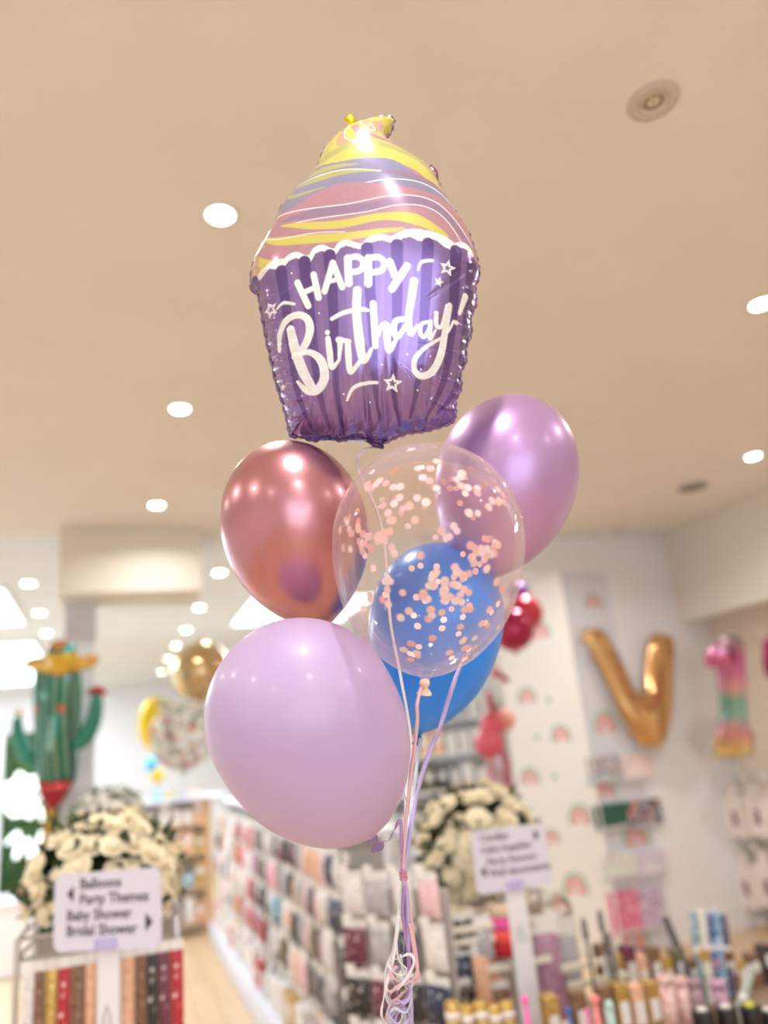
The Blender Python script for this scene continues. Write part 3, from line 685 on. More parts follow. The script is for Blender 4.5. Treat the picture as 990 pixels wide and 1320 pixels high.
tx = topx(tl_pearl); ribbon('ribbon', 'lilac ribbon crossing the blue balloon from behind the clear balloon', [tx, (612, 810, 1.25), (588, 872, 1.15), (575, 912, 1.14), (565, 944, 1.13), (556, 962, 1.13), (541, 1010, 1.1), (528, 1075, 1.03), (521, 1126, .998), (524, 1150, .998), (526, 1200, .998), (528, 1260, .998), (530, 1300, .998), (529, 1340, 1.0), (524, 1400, 1.0)], 7, R_lil)
ribbon('ribbon', 'white ribbon from the cupcake balloon tail, curling behind the clear balloon', [(490, 576, 1.2), (470, 579, 1.21), (462, 590, 1.215), (461, 600, 1.22), (468, 620, 1.19), (486, 660, 1.17), (497, 710, 1.165), (503, 800, 1.16), (516, 870, 1.15), (529, 950, 1.13), (524, 1010, 1.1), (522, 1070, 1.03), (520, 1128, 1.004), (516, 1160, 1.0), (508, 1220, 1.0), (498, 1250, .998), (500, 1278, .996), (520, 1266, .992), (532, 1258, .99), (524, 1290, .992), (506, 1310, .994), (500, 1340, .998), (510, 1400, 1.0)], 4.5, R_white)
tx = topx(tl_rose); ribbon('ribbon', 'silvery ribbon from the rose gold balloon, twisted dark beside the matt balloon', [tx, (470, 870, 1.2), (500, 960, 1.16), (523, 1030, 1.06), (523, 1050, 1.04), (522, 1080, 1.02), (520, 1127, 1.002), (520, 1160, 1.002), (522, 1200, 1.004), (518, 1240, 1.004), (508, 1262, 1.0), (516, 1290, 1.0), (526, 1310, 1.002), (520, 1345, 1.0), (518, 1400, 1.0)], 5, R_sil, twist=3)
tx = topx(tl_matte); ribbon('ribbon', 'deep lilac ribbon curling up from the knot of the matt balloon', [tx, (500, 1084, 1.0), (508, 1070, 1.0), (516, 1058, 1.0), (517, 1080, 1.0), (517, 1108, 1.0), (519, 1127, .998), (521, 1145, .996), (519, 1175, .996), (524, 1220, .996), (530, 1262, .994), (522, 1290, .99), (504, 1318, .99), (512, 1345, .996), (514, 1400, 1.0)], 5, R_dk, twist=2)
# a mass of curls and the knot
ribbon('curled_ribbon', 'white curled ribbon end looping at the left of the ribbon tail', [(514, 1180, .995), (508, 1230, .992), (500, 1262, .99), (494, 1290, .985), (492, 1310, .985), (502, 1322, .99), (516, 1318, .995), (518, 1300, 1.0), (508, 1292, 1.0), (500, 1306, .99), (508, 1330, .985), (520, 1345, .99)], 5, R_white, twist=.6)
ribbon('curled_ribbon', 'pink curled ribbon end looping at the right of the ribbon tail', [(528, 1190, .995), (534, 1230, .99), (538, 1252, .988), (530, 1264, .985), (512, 1272, .985), (502, 1284, .99), (510, 1294, .995), (526, 1284, .995), (520, 1268, .99), (508, 1262, .985), (504, 1252, .985), (512, 1246, .99)], 5, R_pink, twist=.5)
ribbon('curled_ribbon', 'pale blue curled ribbon end at the bottom of the ribbon tail', [(516, 1230, 1.0), (520, 1255, .995), (530, 1280, .99), (524, 1304, .985), (508, 1300, .985), (500, 1318, .985), (512, 1334, .99), (526, 1322, .99), (530, 1340, .99)], 4.5, R_pale, twist=.4)
ribbon('curled_ribbon', 'thin white curled ribbon crossing the middle of the ribbon tail', [(510, 1215, .994), (514, 1238, .99), (524, 1250, .985), (516, 1258, .982), (504, 1250, .985), (502, 1240, .99), (512, 1236, .992), (528, 1230, .99), (534, 1240, .986), (526, 1258, .984), (512, 1276, .984)], 5, R_white, twist=1.2)
ribbon('curled_ribbon', 'lilac curled ribbon end low in the middle of the ribbon tail', [(522, 1262, .99), (530, 1278, .984), (522, 1292, .98), (508, 1288, .982), (500, 1300, .984), (506, 1316, .982), (520, 1322, .984), (528, 1312, .988), (522, 1300, .99), (512, 1308, .986), (506, 1330, .986)], 5.5, R_lil, twist=.9)
mb = MB()
c = hd(*K)
for a in range(3):
    mb.tube([hd(*K)-c+np.array([math.cos(q)*.0035, math.sin(q)*.0035, (a-1)*.0042+.0008*math.sin(q*2)]) for q in np.linspace(0, 2*math.pi, 17)], .0022, 8)
mb.lathe([(0, .007), (.0035, .004), (.0035, -.004), (0, -.007)], 12)
tag(mb.build('ribbon_knot', mat('rose_knot_ribbon', (206, 138, 160), .4), None, c), 'small rose coloured knot gathering all the balloon ribbons', 'knot')

# ------------------------------------------------------------------ camera
cd = bpy.data.cameras.new('Camera'); co = bpy.data.objects.new('Camera', cd); COL.objects.link(co); scene.camera = co
cd.sensor_fit = 'VERTICAL'; cd.sensor_height = 36.0; cd.lens = 36.0*F/1320.0; cd.clip_start = .05
co.matrix_world = Matrix((( rt[0], up[0], -fw[0], CAM[0]), (rt[1], up[1], -fw[1], CAM[1]), (rt[2], up[2], -fw[2], CAM[2]), (0, 0, 0, 1)))
cd.dof.use_dof = True; cd.dof.focus_distance = 1.08; cd.dof.aperture_fstop = 1.5
scene.view_settings.view_transform = 'Standard'; scene.view_settings.look = 'None'
scene.view_settings.gamma = 1; scene.view_settings.use_curve_mapping = False; scene.view_settings.exposure = -0.45
# ================================================================== BACKGROUND OF THE SHOP
ORD = ['first', 'second', 'third', 'fourth', 'fifth', 'sixth', 'seventh', 'eighth', 'ninth', 'tenth', 'eleventh', 'twelfth', 'thirteenth', 'fourteenth', 'fifteenth', 'sixteenth', 'seventeenth', 'eighteenth', 'nineteenth', 'twentieth', 'twenty-first', 'twenty-second', 'twenty-third', 'twenty-fourth', 'twenty-fifth', 'twenty-sixth', 'twenty-seventh', 'twenty-eighth', 'twenty-ninth', 'thirtieth', 'thirty-first', 'thirty-second', 'thirty-third', 'thirty-fourth', 'thirty-fifth', 'thirty-sixth', 'thirty-seventh', 'thirty-eighth']
M_white = mat('white_lacquer', (240, 240, 244), .35)
M_metal = mat('satin_metal', (200, 198, 194), .3, .9)
M_dkmetal = mat('dark_wire', (84, 80, 78), .4, .7)
M_text = mat('black_print', (56, 53, 62), .6)
M_sign = mat('lilac_white_acrylic', (224, 222, 240), .3)
M_clip = mat('lilac_clip', (190, 184, 232), .35)
M_oak = mat_noise('pale_wood', (226, 190, 148), (214, 176, 132), 12, .5)

# ------------------------------------------------------------------ direction signs on posts
def sign(label, px, py, Z, rz, w, h, lines, arrows, post_h, post_w, mark=None):
    c = hd(px, py, Z); base = np.array([c[0], c[1], 0.0])
    t = thing('direction_sign', label, 'sign', base, None, rz)
    z0 = c[2]
    mb = MB(); prism(mb, rounded_poly(w, h, w*.075), .006, 0, Matrix.Translation((0, 0, z0))); bd = mb.build('sign_board', M_sign, t)
    mb = MB().box((0, .012, (z0-h*.30)/2), (post_w, .016, z0-h*.30), 0, .003); mb.build('post', mat('white_post', (236, 236, 242), .4), t)
    MB().box((0, -.006, z0-h*.42), (w*.2, .012, h*.15), 0, .003).build('clip', M_clip, t)
    MB().box((0, .012, .01), (.24, .2, .02), 0, .004).build('foot', M_white, t)
    mt = Matrix.Rotation(math.radians(90), 4, 'X')
    for i, (s, x, z, sz, al) in enumerate(lines):
        me = text_mesh(s, sz, 'lettering', al, .0006, sz*.006)
        me.transform(Matrix.Translation((x, -.0042, z0+z)) @ mt)
        link('lettering', me, M_text, bd)
    for (x, z, d, s) in arrows:
        mb = MB(); prism(mb, [(x+d*s*.5, z0+z), (x-d*s*.45, z0+z+s*.95), (x-d*s*.45, z0+z-s*.95)], .0014, 0, Matrix.Translation((0, -.0042, 0))); mb.build('arrow', M_text, bd)
    if mark:
        mb = MB(); mb.tube([(x*.5, .0028, mark+z) for x, z in ((-.022, -.028), (-.022, .008), (0, .034), (.022, .008), (.022, -.028))], .0022, 6)
        mb.build('post_mark', mat('grey_print', (176, 176, 186), .6), t)
    return t
sign('sign on a white post at lower left reading Balloons, Party Themes, Baby Shower, Bridal Shower', 138, 1173, 2.2, math.radians(-33), .345, .205,
     [('Balloons', -.088, .060, .040, 'LEFT'), ('Party Themes', -.088, .019, .040, 'LEFT'), ('Baby Shower', -.13, -.022, .040, 'LEFT'), ('Bridal Shower', -.13, -.062, .040, 'LEFT')],
     [(-.118, .048, -1, .022), (.136, -.036, 1, .024)], 1, .068, .86)
sign('sign on a white post at right reading Candles, Cake Supplies, Party Favours, Wall decorations', 659, 1106, 2.9, math.radians(-6), .30, .218,
     [('Candles', -.118, .070, .036, 'LEFT'), ('Cake Supplies', -.118, .029, .036, 'LEFT'), ('Party Favours', -.098, -.014, .036, 'LEFT'), ('Wall decorations', -.098, -.054, .036, 'LEFT')],
     [(.112, .068, 1, .022), (-.118, -.034, -1, .022)], 1, .078, .8)

# ------------------------------------------------------------------ bushes of white artificial flowers
def bloom_mesh(name):
    mb = MB()
    for (n, rad, tilt, lift, wd) in ((7, 1.0, .45, 0, .62), (6, .74, .9, .12, .5), (5, .45, 1.25, .26, .36)):
        for k in range(n):
            a = 2*math.pi*k/n+rad*2; vs = []
            for i in range(4):
                u_ = i/3
                for j in range(3):
                    v_ = (j-1); wv = wd*math.sin(math.pi*(.18+.62*u_))
                    rr_ = rad*(u_*math.cos(tilt)); zz = lift+rad*u_*math.sin(tilt)*.7+.08*v_*v_-(.1*u_*u_)
                    x, y = rr_, v_*wv*.8
                    vs.append((x*math.cos(a)-y*math.sin(a), x*math.sin(a)+y*math.cos(a), zz))
            fs = [(i*3+j, i*3+j+1, (i+1)*3+j+1, (i+1)*3+j) for i in range(3) for j in range(2)]
            mb.add(vs, fs, 0, True)
    mb.lathe([(0, .56), (.22, .5), (.38, .3), (.3, .05)], 10, 0)
    mb.lathe([(.5, .04), (.3, -.12), (.06, -.25), (0, -.26)], 10, 1)
    return mb.mesh(name)
M_cream = mat('cream_petal', (246, 234, 204), .6); M_whitep = mat('pale_petal', (244, 242, 234), .6); M_leaf = mat_noise('dark_leaf', (62, 84, 48), (40, 60, 34), 40, .55)
M_sage = mat_noise('pale_leaf', (150, 176, 156), (110, 140, 120), 40, .55)
BL = bloom_mesh('bloom'); BL.materials.append(M_cream); BL.materials.append(M_leaf)
BL2 = bloom_mesh('bloom_pale'); BL2.materials.append(M_whitep); BL2.materials.append(M_sage)
def bush(label, c, rx, ry, rz, n, br, base_z, bl, leafm, seed, cat='flowers', grp=None, face=None):
    r = random.Random(seed); c = np.array(c); base = np.array([c[0], c[1], base_z])
    t = thing('flower_bush', label, cat, base, grp)
    mb = MB(); zc = c[2]-base_z
    mb.lathe([(.06, .0), (.085, -.06+.06), (.11, min(.12, zc*.6))][::-1], 20).build('pot', mat('white_pot', (228, 226, 222), .4), t)
    mb = MB()
    for _ in range(420):
        u_ = r.uniform(-.55, 1); q = r.uniform(0, 2*math.pi); s = math.sqrt(1-u_*u_); k = r.uniform(.5, 1.12)
        p = Vector((rx*k*s*math.cos(q), ry*k*s*math.sin(q), max(zc+rz*k*u_, .05))); d = Vector((s*math.cos(q), s*math.sin(q), u_+.2)).normalized()
        a = d.cross(Vector((r.gauss(0, 1), r.gauss(0, 1), r.gauss(0, 1)))).normalized(); L = br*r.uniform(1.0, 1.9); w = L*.3; nn = d.cross(a)
        mb.add([p-d*L*.4, p+a*w+nn*w*.2, p+d*L*.6, p-a*w+nn*w*.2, p+d*L*.1-nn*w*.15], [(0, 1, 4), (1, 2, 4), (2, 3, 4), (3, 0, 4)], 0, True)
    for _ in range(26):
        u_ = r.uniform(-.3, .9); q = r.uniform(0, 2*math.pi); s = math.sqrt(1-u_*u_)
        mb.tube([(0, 0, .05), (rx*.3*s*math.cos(q), ry*.3*s*math.sin(q), zc*.5+.0), (rx*.9*s*math.cos(q), ry*.9*s*math.sin(q), zc+rz*.9*u_)], .004, 5)
    mb.build('foliage', leafm, t)
    k = 0; pts = []
    while len(pts) < n and k < 6000:
        k += 1; u_ = r.uniform(-.75, 1); q = r.uniform(0, 2*math.pi); s = math.sqrt(1-u_*u_)
        p = Vector((rx*s*math.cos(q), ry*s*math.sin(q), zc+rz*u_))
        if p.z < .05: continue
        if all((p-o).length > br*1.12 for o in pts): pts.append(p)
    for p in pts:
        d = Vector((p.x/rx, p.y/ry, (p.z-zc)/rz+.15)).normalized()
        o = bpy.data.objects.new('flower', bl); COL.objects.link(o); o.parent = t
        o.matrix_local = Matrix.Translation(p*r.uniform(.94, 1.04)) @ Vector((0, 0, 1)).rotation_difference(d).to_matrix().to_4x4() @ Matrix.Rotation(r.uniform(0, 6), 4, 'Z') @ Matrix.Scale(br*r.uniform(.85, 1.15), 4)
    return t
cL = hd(134, 1138, 2.55); zL = float(hd(134, 1222, 2.45)[2])+.085
bush('large bush of cream artificial roses behind the lower left sign', cL, .235, .2, .205, 84, .05, zL, BL, M_leaf, 3, grp='cream rose bushes')
cR = hd(618, 1092, 3.2); zR = float(hd(618, 1168, 3.1)[2])
bush('bush of cream artificial roses behind the Candles sign at right', cR, .245, .2, .235, 88, .05, zR, BL, M_leaf, 5, grp='cream rose bushes')
cP = hd(138, 1052, 4.3)
bush('small bush of pale white flowers farther back, above the lower left bush', cP, .19, .17, .14, 70, .036, float(cP[2])-.22, BL2, M_sage, 8)
# stand under the pale bush
t = thing('plant_stand', 'white plant stand under the small pale flower bush', 'stand', (cP[0], cP[1], 0)); zz = float(cP[2])-.22
MB().lathe([(.14, zz), (.14, zz-.02), (.03, zz-.03)], 24).build('top', M_white, t)
MB().lathe([(.03, zz-.03), (.025, .03), (.13, .015), (.13, 0)], 24).build('pedestal', M_white, t)

# ------------------------------------------------------------------ packs, cards and boxes
PAL = {
 'white': mat_pattern('white_pack', (236, 232, 230), [(200, 190, 190), (220, 200, 205), (180, 176, 180)], 60, .35),
 'blush pink': mat_pattern('blush_pack', (238, 200, 204), [(250, 226, 226), (222, 160, 176), (246, 236, 236)], 50, .35),
 'hot pink': mat_pattern('hot_pink_pack', (226, 84, 150), [(246, 150, 190), (240, 200, 215)], 40, .35),
 'red': mat_pattern('red_pack', (186, 44, 56), [(220, 90, 90), (240, 210, 205)], 40, .35),
 'silver grey': mat_pattern('silver_pack', (186, 184, 188), [(230, 228, 230), (140, 140, 148)], 50, .3),
 'black': mat_pattern('black_pack', (52, 48, 50), [(120, 112, 110), (220, 214, 208)], 40, .35),
 'gold': mat_pattern('gold_pack', (206, 172, 96), [(240, 216, 150), (160, 124, 60)], 50, .3, metal=.5),
 'maroon': mat_pattern('maroon_pack', (112, 58, 74), [(160, 100, 116), (220, 190, 196)], 40, .35),
 'olive green': mat_pattern('olive_pack', (112, 108, 84), [(160, 152, 120), (70, 70, 54)], 45, .35),
 'peach': mat_pattern('peach_pack', (236, 188, 156), [(250, 220, 200), (216, 150, 120)], 45, .35),
 'sky blue': mat_pattern('sky_pack', (122, 182, 210), [(210, 232, 240), (70, 130, 170)], 45, .35),
 'navy': mat_pattern('navy_pack', (54, 60, 88), [(130, 140, 170), (210, 210, 220)], 45, .35),
 'orange': mat_pattern('orange_pack', (238, 156, 84), [(250, 200, 150), (220, 110, 60)], 45, .35),
 'mauve': mat_pattern('mauve_pack', (184, 140, 164), [(222, 190, 206), (140, 96, 130)], 45, .35),
 'brown': mat_pattern('brown_pack', (134, 100, 78), [(180, 146, 116), (90, 64, 50)], 45, .4),
}
M_card = mat('white_card', (240, 238, 236), .5)
pack_cache = {}
def pack_mesh(colr, w, h, d, head=.22):
    """hanging pack facing -Y: card header with a hole tab, printed bag that bulges"""
    key = (colr, round(w, 3), round(h, 3), round(d, 3), head)
    if key in pack_cache: return pack_cache[key]
    mb = MB(); hh = h*head
    prism(mb, rounded_poly(w, hh, w*.06, 2), .003, 0, Matrix.Translation((0, 0, -hh/2)))
    nx, nz = 6, 7; vs = []
    for side in (-1, 1):
        for i in range(nz+1):
            for j in range(nx+1):
                x = -w/2+w*j/nx; z = -hh*.8-(h-hh*.8)*i/nz
                b = d/2*(math.sin(math.pi*j/nx)*math.sin(math.pi*min(1, i/nz)))**.45 if 0 < j < nx and 0 < i < nz else .001
                vs.append((x, side*b, z))
    m = (nx+1)*(nz+1); fs = []
    for s in (0, 1):
        for i in range(nz):
            for j in range(nx):
                a = s*m+i*(nx+1)+j; q = (a, a+nx+1, a+nx+2, a+1); fs.append(q if s == 0 else q[::-1])
    mb.add(vs, fs, 1, True)
    me = mb.mesh('hanging_pack'); me.materials.append(M_card); me.materials.append(PAL[colr]); pack_cache[key] = me; return me
def box_mesh(colr, w, d, h):
    key = ('box', colr, round(w, 3), round(d, 3), round(h, 3))
    if key in pack_cache: return pack_cache[key]
    mb = MB().box((0, 0, h/2), (w, d, h), 0, .004); mb.box((0, -d/2-.0005, h*.62), (w*.7, .001, h*.3), 1)
    me = mb.mesh('box'); me.materials.append(PAL[colr]); me.materials.append(M_card); pack_cache[key] = me; return me
def place(name, me, loc, label, cat, grp, rz=0., ry=0., rx=0.):
    o = bpy.data.objects.new(name, me); COL.objects.link(o); o.location = Vector([float(v) for v in loc]); o.rotation_euler = (rx, ry, rz)
    return tag(o, label, cat, grp)

# ------------------------------------------------------------------ central gondola: a long rack along the aisle, hooks pointing left
GX, GY0, GY1, GZ = 1.06, 3.28, 7.95, 1.16
g = thing('gondola_rack', 'long white central display rack running away from the balloons, full of hanging packs', 'display rack', (GX, (GY0+GY1)/2, 0))
gl = GY1-GY0
MB().box((.02, 0, GZ/2), (.04, gl, GZ), 0, .004).build('back_panel', mat('rack_panel', (226, 222, 220), .5), g)
MB().box((-.12, 0, .075), (.28, gl+.04, .15), 0, .01).build('plinth', mat('pale_plinth', (222, 226, 242), .4), g)
MB().box((-.02, 0, GZ+.012), (.16, gl+.04, .024), 0, .004).build('top_rail', M_white, g)
for k in range(6):
    MB().box((-.004, -gl/2+gl*k/5*.998, GZ/2), (.03, .03, GZ), 0, .003).build('upright', M_white, g)
ncol = 34; rows = [1.11, .94, .77, .58, .39]
HK = MB().tube([(0, 0, .0), (-.19, 0, .0), (-.2, 0, .012)], .003, 6).mesh('hook'); HK.materials.append(M_metal)
TG = MB().box((0, 0, 0), (.002, .05, .034), 0).mesh('price_tag'); TG.materials.append(M_card)
cells = [(c_, r_) for c_ in range(ncol) for r_ in range(5) if rng.random() > .06]; cells.sort()
stuffh = MB(); stufft = MB(); rank = 0
near_to_far = ['maroon', 'black', 'navy', 'white', 'black', 'olive green', 'blush pink', 'silver grey', 'peach', 'black', 'maroon', 'olive green', 'silver grey', 'black', 'white', 'olive green', 'maroon', 'navy', 'mauve', 'red', 'blush pink', 'blush pink', 'white', 'red', 'gold', 'peach', 'blush pink', 'silver grey', 'white', 'black', 'silver grey', 'orange', 'silver grey', 'white', 'silver grey', 'silver grey', 'gold', 'white']
rown = ['top row', 'second row', 'third row', 'fourth row', 'bottom row']
for c_, r_ in cells:
    y = GY0+.1+c_*(gl-.2)/(ncol-1); z = rows[r_]; ly = y-(GY0+GY1)/2
    if rank < 100:
        o = bpy.data.objects.new('hook', HK); COL.objects.link(o); o.parent = g; o.location = (0, ly, z)
        o2 = bpy.data.objects.new('price_tag', TG); COL.objects.link(o2); o2.parent = o; o2.location = (-.203, 0, .004)
    else:
        stuffh.tube([(0, ly, z), (-.19, ly, z), (-.2, ly, z+.012)], .003, 6); stufft.box((-.203, ly, z+.004), (.002, .05, .034))
    rank += 1
    base = near_to_far[min(c_, len(near_to_far)-1)]; colr = base if rng.random() < .5 else rng.choice(['white', 'blush pink', 'silver grey', 'white', 'black', 'maroon', 'mauve', 'peach'] if c_ < 12 else ['white', 'silver grey', 'blush pink', 'white', 'white', 'silver grey', 'red', 'black'])
    if (c_, r_) in ((13, 1),): colr = 'hot pink'
    if (c_, r_) in ((12, 2),): colr = 'sky blue'
    w = rng.choice([.11, .12, .13]); h = rng.choice([.16, .19, .21])
    for dpt in (0,):
        place('hanging_pack', pack_mesh(colr, w, h, .05), (GX-.165+.02*rng.random(), y, z-.012), '%s hanging pack, %s, %s from near end of central rack' % (colr, rown[r_], ORD[c_]), 'packet', 'hanging packs on the central rack', math.radians(-90+rng.uniform(-8, 8)))
stuffh.build('hook', M_metal, g)['kind'] = 'stuff'; stufft.build('price_tag', M_card, g)['kind'] = 'stuff'
for k in range(18):
    y = GY0+.2+k*(gl-.4)/17; colr = rng.choice(['white', 'white', 'silver grey', 'silver grey', 'red', 'blush pink', 'gold', 'white']); h = rng.uniform(.12, .2)
    place('product_box', box_mesh(colr, .17, .13, round(h, 2)), (GX-.16, y, .15), '%s box on the low plinth, %s from near end of central rack' % (colr, ORD[k]), 'box', 'boxes on the central rack plinth', math.radians(-90))
# lime and orange toy balls on the plinth
for nm, px, py, c_ in (('lime green', 374, 1278, (206, 226, 60)), ('orange', 384, 1278, (236, 110, 40))):
    p = hx(px, py, GX-.29); t = MB().lathe([(.04*math.sin(a), .04*math.cos(a)) for a in np.linspace(0, math.pi, 13)], 16).lathe([(.0405, .004), (.042, 0), (.0405, -.004)], 16)
    place('toy_ball', t.mesh('toy_ball'), (p[0], p[1], .19), 'small %s ball at the front of the central rack plinth' % nm, 'ball', 'toy balls on the central rack').data.materials.append(mat(nm.replace(' ', '_')+'_ball', c_, .4))

# ------------------------------------------------------------------ far shelf of pale wood at the end of the aisle
sy = 8.35; sxa, sxb = .14, .84
s = thing('shelf_unit', 'pale wood and white shelf unit standing at the far end of the aisle', 'shelf', ((sxa+sxb)/2, sy, 0)); sw = sxb-sxa
for k, x in enumerate((-sw/2, sw/2)):
    for y in (-.17, .17): MB().box((x, y, .6), (.055, .045, 1.2), 0, .004).build('post', M_oak, s)
shz = [.12, .42, .72, .98]
for z in shz: MB().box((0, 0, z), (sw, .38, .024), 0, .003).build('shelf_board', M_oak, s)
MB().box((.0, 0, 1.215), (sw+.35, .46, .04), 0, .006).build('top_board', mat('white_blue_top', (226, 232, 246), .35), s)
MB().box((0, .185, .6), (sw, .01, 1.18)).build('back_board', mat('shelf_back', (216, 210, 204), .6), s)
sn = ['bottom shelf', 'second shelf', 'third shelf', 'top shelf']
for r_, z in enumerate(shz):
    for k in range(6):
        x = (sxa+sxb)/2-sw/2+.085+k*(sw-.17)/5; colr = rng.choice(['white', 'silver grey', 'white', 'gold', 'black', 'peach']) if not (r_ == 1 and k in (4,)) else 'sky blue'
        h = round(rng.uniform(.12, .22), 2)
        place('product_box', box_mesh(colr, .09, .14, h), (x, sy-.1, z+.012), '%s box, %s along the %s of the wooden unit' % (colr, ORD[k], sn[r_]), 'box', 'boxes in the wooden shelf unit')
for nm, px, dx, c_, hgt in (('sky blue', 0, -.12, 'sky blue', .1), ('gold yellow', 0, -.02, 'gold', .07), ('navy', 0, .1, 'navy', .03), ('peach', 0, .24, 'peach', .04)):
    place('gift_box', box_mesh(c_, .11, .11, hgt), ((sxa+sxb)/2+dx, sy-.1, 1.235), '%s box on the white top of the wooden shelf unit' % nm, 'box', 'boxes on the shelf top')
# blue and yellow round foil balloon floating above that shelf
def orb(name, label, c, R, m, cat='balloon', ribs=None, grp=None, knot=None, sq=1.0):
    t = thing(name, label, cat, c, grp)
    pr = [(R*math.sin(a), R*sq*math.cos(a)) for a in np.linspace(0, math.pi, 33)]
    MB().lathe(pr, 48, ribs=ribs).build('balloon_body', m, t)
    kz = -R*sq
    MB().lathe([(R*.05, kz+.004), (R*.08, kz-R*.05), (R*.14, kz-R*.13), (R*.1, kz-R*.14), (0, kz-R*.12)], 16).build('tail', knot or m, t)
    return t
M_goldorb = mat('gold_orb_foil', (212, 186, 140), .16, .9)
o = orb('orb_balloon', 'shiny gold round orb balloon at left, above the confetti bubble balloon', hd(259, 865, 5.2), .198, M_goldorb)
MB().lathe([(.012, .215), (.02, .205), (.02, .192), (.03, .188)], 12).build('cap', M_goldorb, o)
def bubble_mat():
    m = bpy.data.materials.new('confetti_bubble_film'); m.use_nodes = True; nt = m.node_tree; N, L = nt.nodes, nt.links
    b = N['Principled BSDF']; b.inputs['Roughness'].default_value = .08; b.inputs['Base Color'].default_value = lin((240, 246, 242)); b.inputs['Alpha'].default_value = .16
    return m
bub = orb('bubble_balloon', 'clear bubble balloon full of red white and green confetti below the gold orb', hd(236, 949, 5.0), .215, bubble_mat(), knot=M_white)
CB = [mat('bubble_white', (244, 246, 240), .5), mat('bubble_red', (190, 62, 76), .5), mat('bubble_green', (96, 140, 104), .5), mat('bubble_pink', (232, 176, 180), .5), mat('bubble_dark', (110, 84, 84), .5), mat('bubble_gold', (214, 180, 110), .4)]
def flake(mb, R, mi):
    u_ = rng.uniform(-1, 1); q = rng.uniform(0, 2*math.pi); s_ = math.sqrt(1-u_*u_); n = Vector((s_*math.cos(q), s_*math.sin(q), u_)); p = n*R*.985
    a = n.orthogonal().normalized(); b = n.cross(a); r_ = rng.uniform(.013, .022)
    vs = [p+(a*math.cos(k*math.pi/4)+b*math.sin(k*math.pi/4))*r_ for k in range(8)]; vs += [v-n*.0008 for v in vs]
    mb.add(vs, [tuple(range(8)), tuple(range(8, 16))[::-1]]+[(k, k+8, (k+1) % 8+8, (k+1) % 8) for k in range(8)], mi)
wts = [0]*9+[1]*4+[2]*4+[3]*3+[4]*2+[5]*2
for _ in range(100):
    mb = MB(); flake(mb, .215, 0); mb.build('confetti_flake', CB[rng.choice(wts)], bub)
mb = MB()
for _ in range(330): flake(mb, .215, rng.choice(wts))
mb.build('confetti', CB, bub)['kind'] = 'stuff'
# yellow foil balloon behind the bubble and the small blue / yellow pair under it
def foil_px(name, label, poly, Z, thick, col_fn, m, cat='balloon', rows=60, cols=50, transpose=False, part='foil_body', grp=None, so=True, wall_y=None):
    me, c, _ = pillow(poly, Z, thick, rows, cols, col_fn, transpose, None, 300, True, so, wall_y)
    t = thing(name, label, cat, c, grp); link(part, me, m, t); return t, c
M_bfoil = mat_attr('coloured_foil', .2, .55, .3)
def yel_col(X, Y):
    p = Paint(X, Y, (196, 206, 190)); p.poly([(176, 906), (204, 898), (206, 940), (196, 965), (178, 960)], (244, 206, 40)); p.stroke([(206, 905), (214, 930), (206, 965)], 5, (236, 220, 150)); p.dot((216, 945), 6, (226, 160, 150)); return p.C
t, c = foil_px('foil_balloon', 'round yellow and pale green foil balloon half hidden behind the confetti bubble', [(205+26*math.cos(a), 935+36*math.sin(a)) for a in np.linspace(0, 2*math.pi, 20)[:-1]], 5.5, 14, yel_col, M_bfoil)
seam([(205+26*math.cos(a), 935+36*math.sin(a)) for a in np.linspace(0, 2*math.pi, 20)[:-1]], 5.5, 1.2, c, 'seam', mat('yellow_edge', (240, 210, 80), .3, .5), t)
orb('small_balloon', 'small sky blue balloon above the wooden shelf unit, beside a yellow one', hd(195, 985, 7.2), .058, mat('sky_latex', (92, 190, 240), .4), sq=1.15)
orb('small_balloon', 'small golden yellow balloon above the wooden shelf unit, beside a blue one', hd(203, 1000, 7.25), .058, mat('yellow_latex', (240, 204, 50), .4), sq=1.15)

# ------------------------------------------------------------------ cactus balloon
ZC_ = 4.4
cc_ = hd(74, 940, ZC_); cact = thing('cactus_balloon', 'green cactus foil balloon wearing a yellow sombrero, at far left', 'balloon', cc_)
GRN, GRD, GRL = (62, 146, 126), (4, 88, 78), (160, 186, 168)
def cac_col(X, Y):
    p = Paint(X, Y, GRN)
    for x in (50, 60, 72, 84, 96): p.stroke([(x, 860), (x-1, 930), (x+1, 1012)], 5, GRD)
    for x in (46, 55, 66, 78, 91, 100): p.stroke([(x, 866), (x-1, 930), (x+1, 1010)], 2.6, GRL)
    p.stroke([(74, 922), (71, 960)], [4, 7], (150, 208, 214)); p.stroke([(80, 918), (78, 945)], [5, 3], (40, 206, 214))
    p.dot((51, 913), 4, (222, 110, 96)); p.dot((86, 910), 4.5, (222, 104, 96)); p.dot((64, 893), 4.5, (156, 222, 196)); return p.C
def child_px(name, poly, Z, thick, fn, m, parent, pc_, transpose=False, rows=50, cols=40):
    me, c, _ = pillow(poly, Z, thick, rows, cols, fn, transpose, None, 300); return link(name, me, m, parent, c-pc_)
child_px('body', [(46, 862), (56, 852), (75, 849), (94, 852), (102, 862), (105, 890), (103, 930), (100, 970), (94, 1012), (72, 1016), (50, 1012), (46, 970), (44, 930), (43, 890)], ZC_, 18, cac_col, M_bfoil, cact, cc_)
def pt(px, py, Z=ZC_): return hd(px, py, Z)-cc_
M_green = mat('green_foil', GRN, .22, .5)
def ctube(name, pts, rad, m): 
    pl = catmull(pts, 6); rr_ = np.interp(np.linspace(0, 1, len(pl)), np.linspace(0, 1, len(rad)), rad)*ZC_/F
    return MB().tube([pt(*p) for p in pl], rr_, 14).build(name, m, cact)
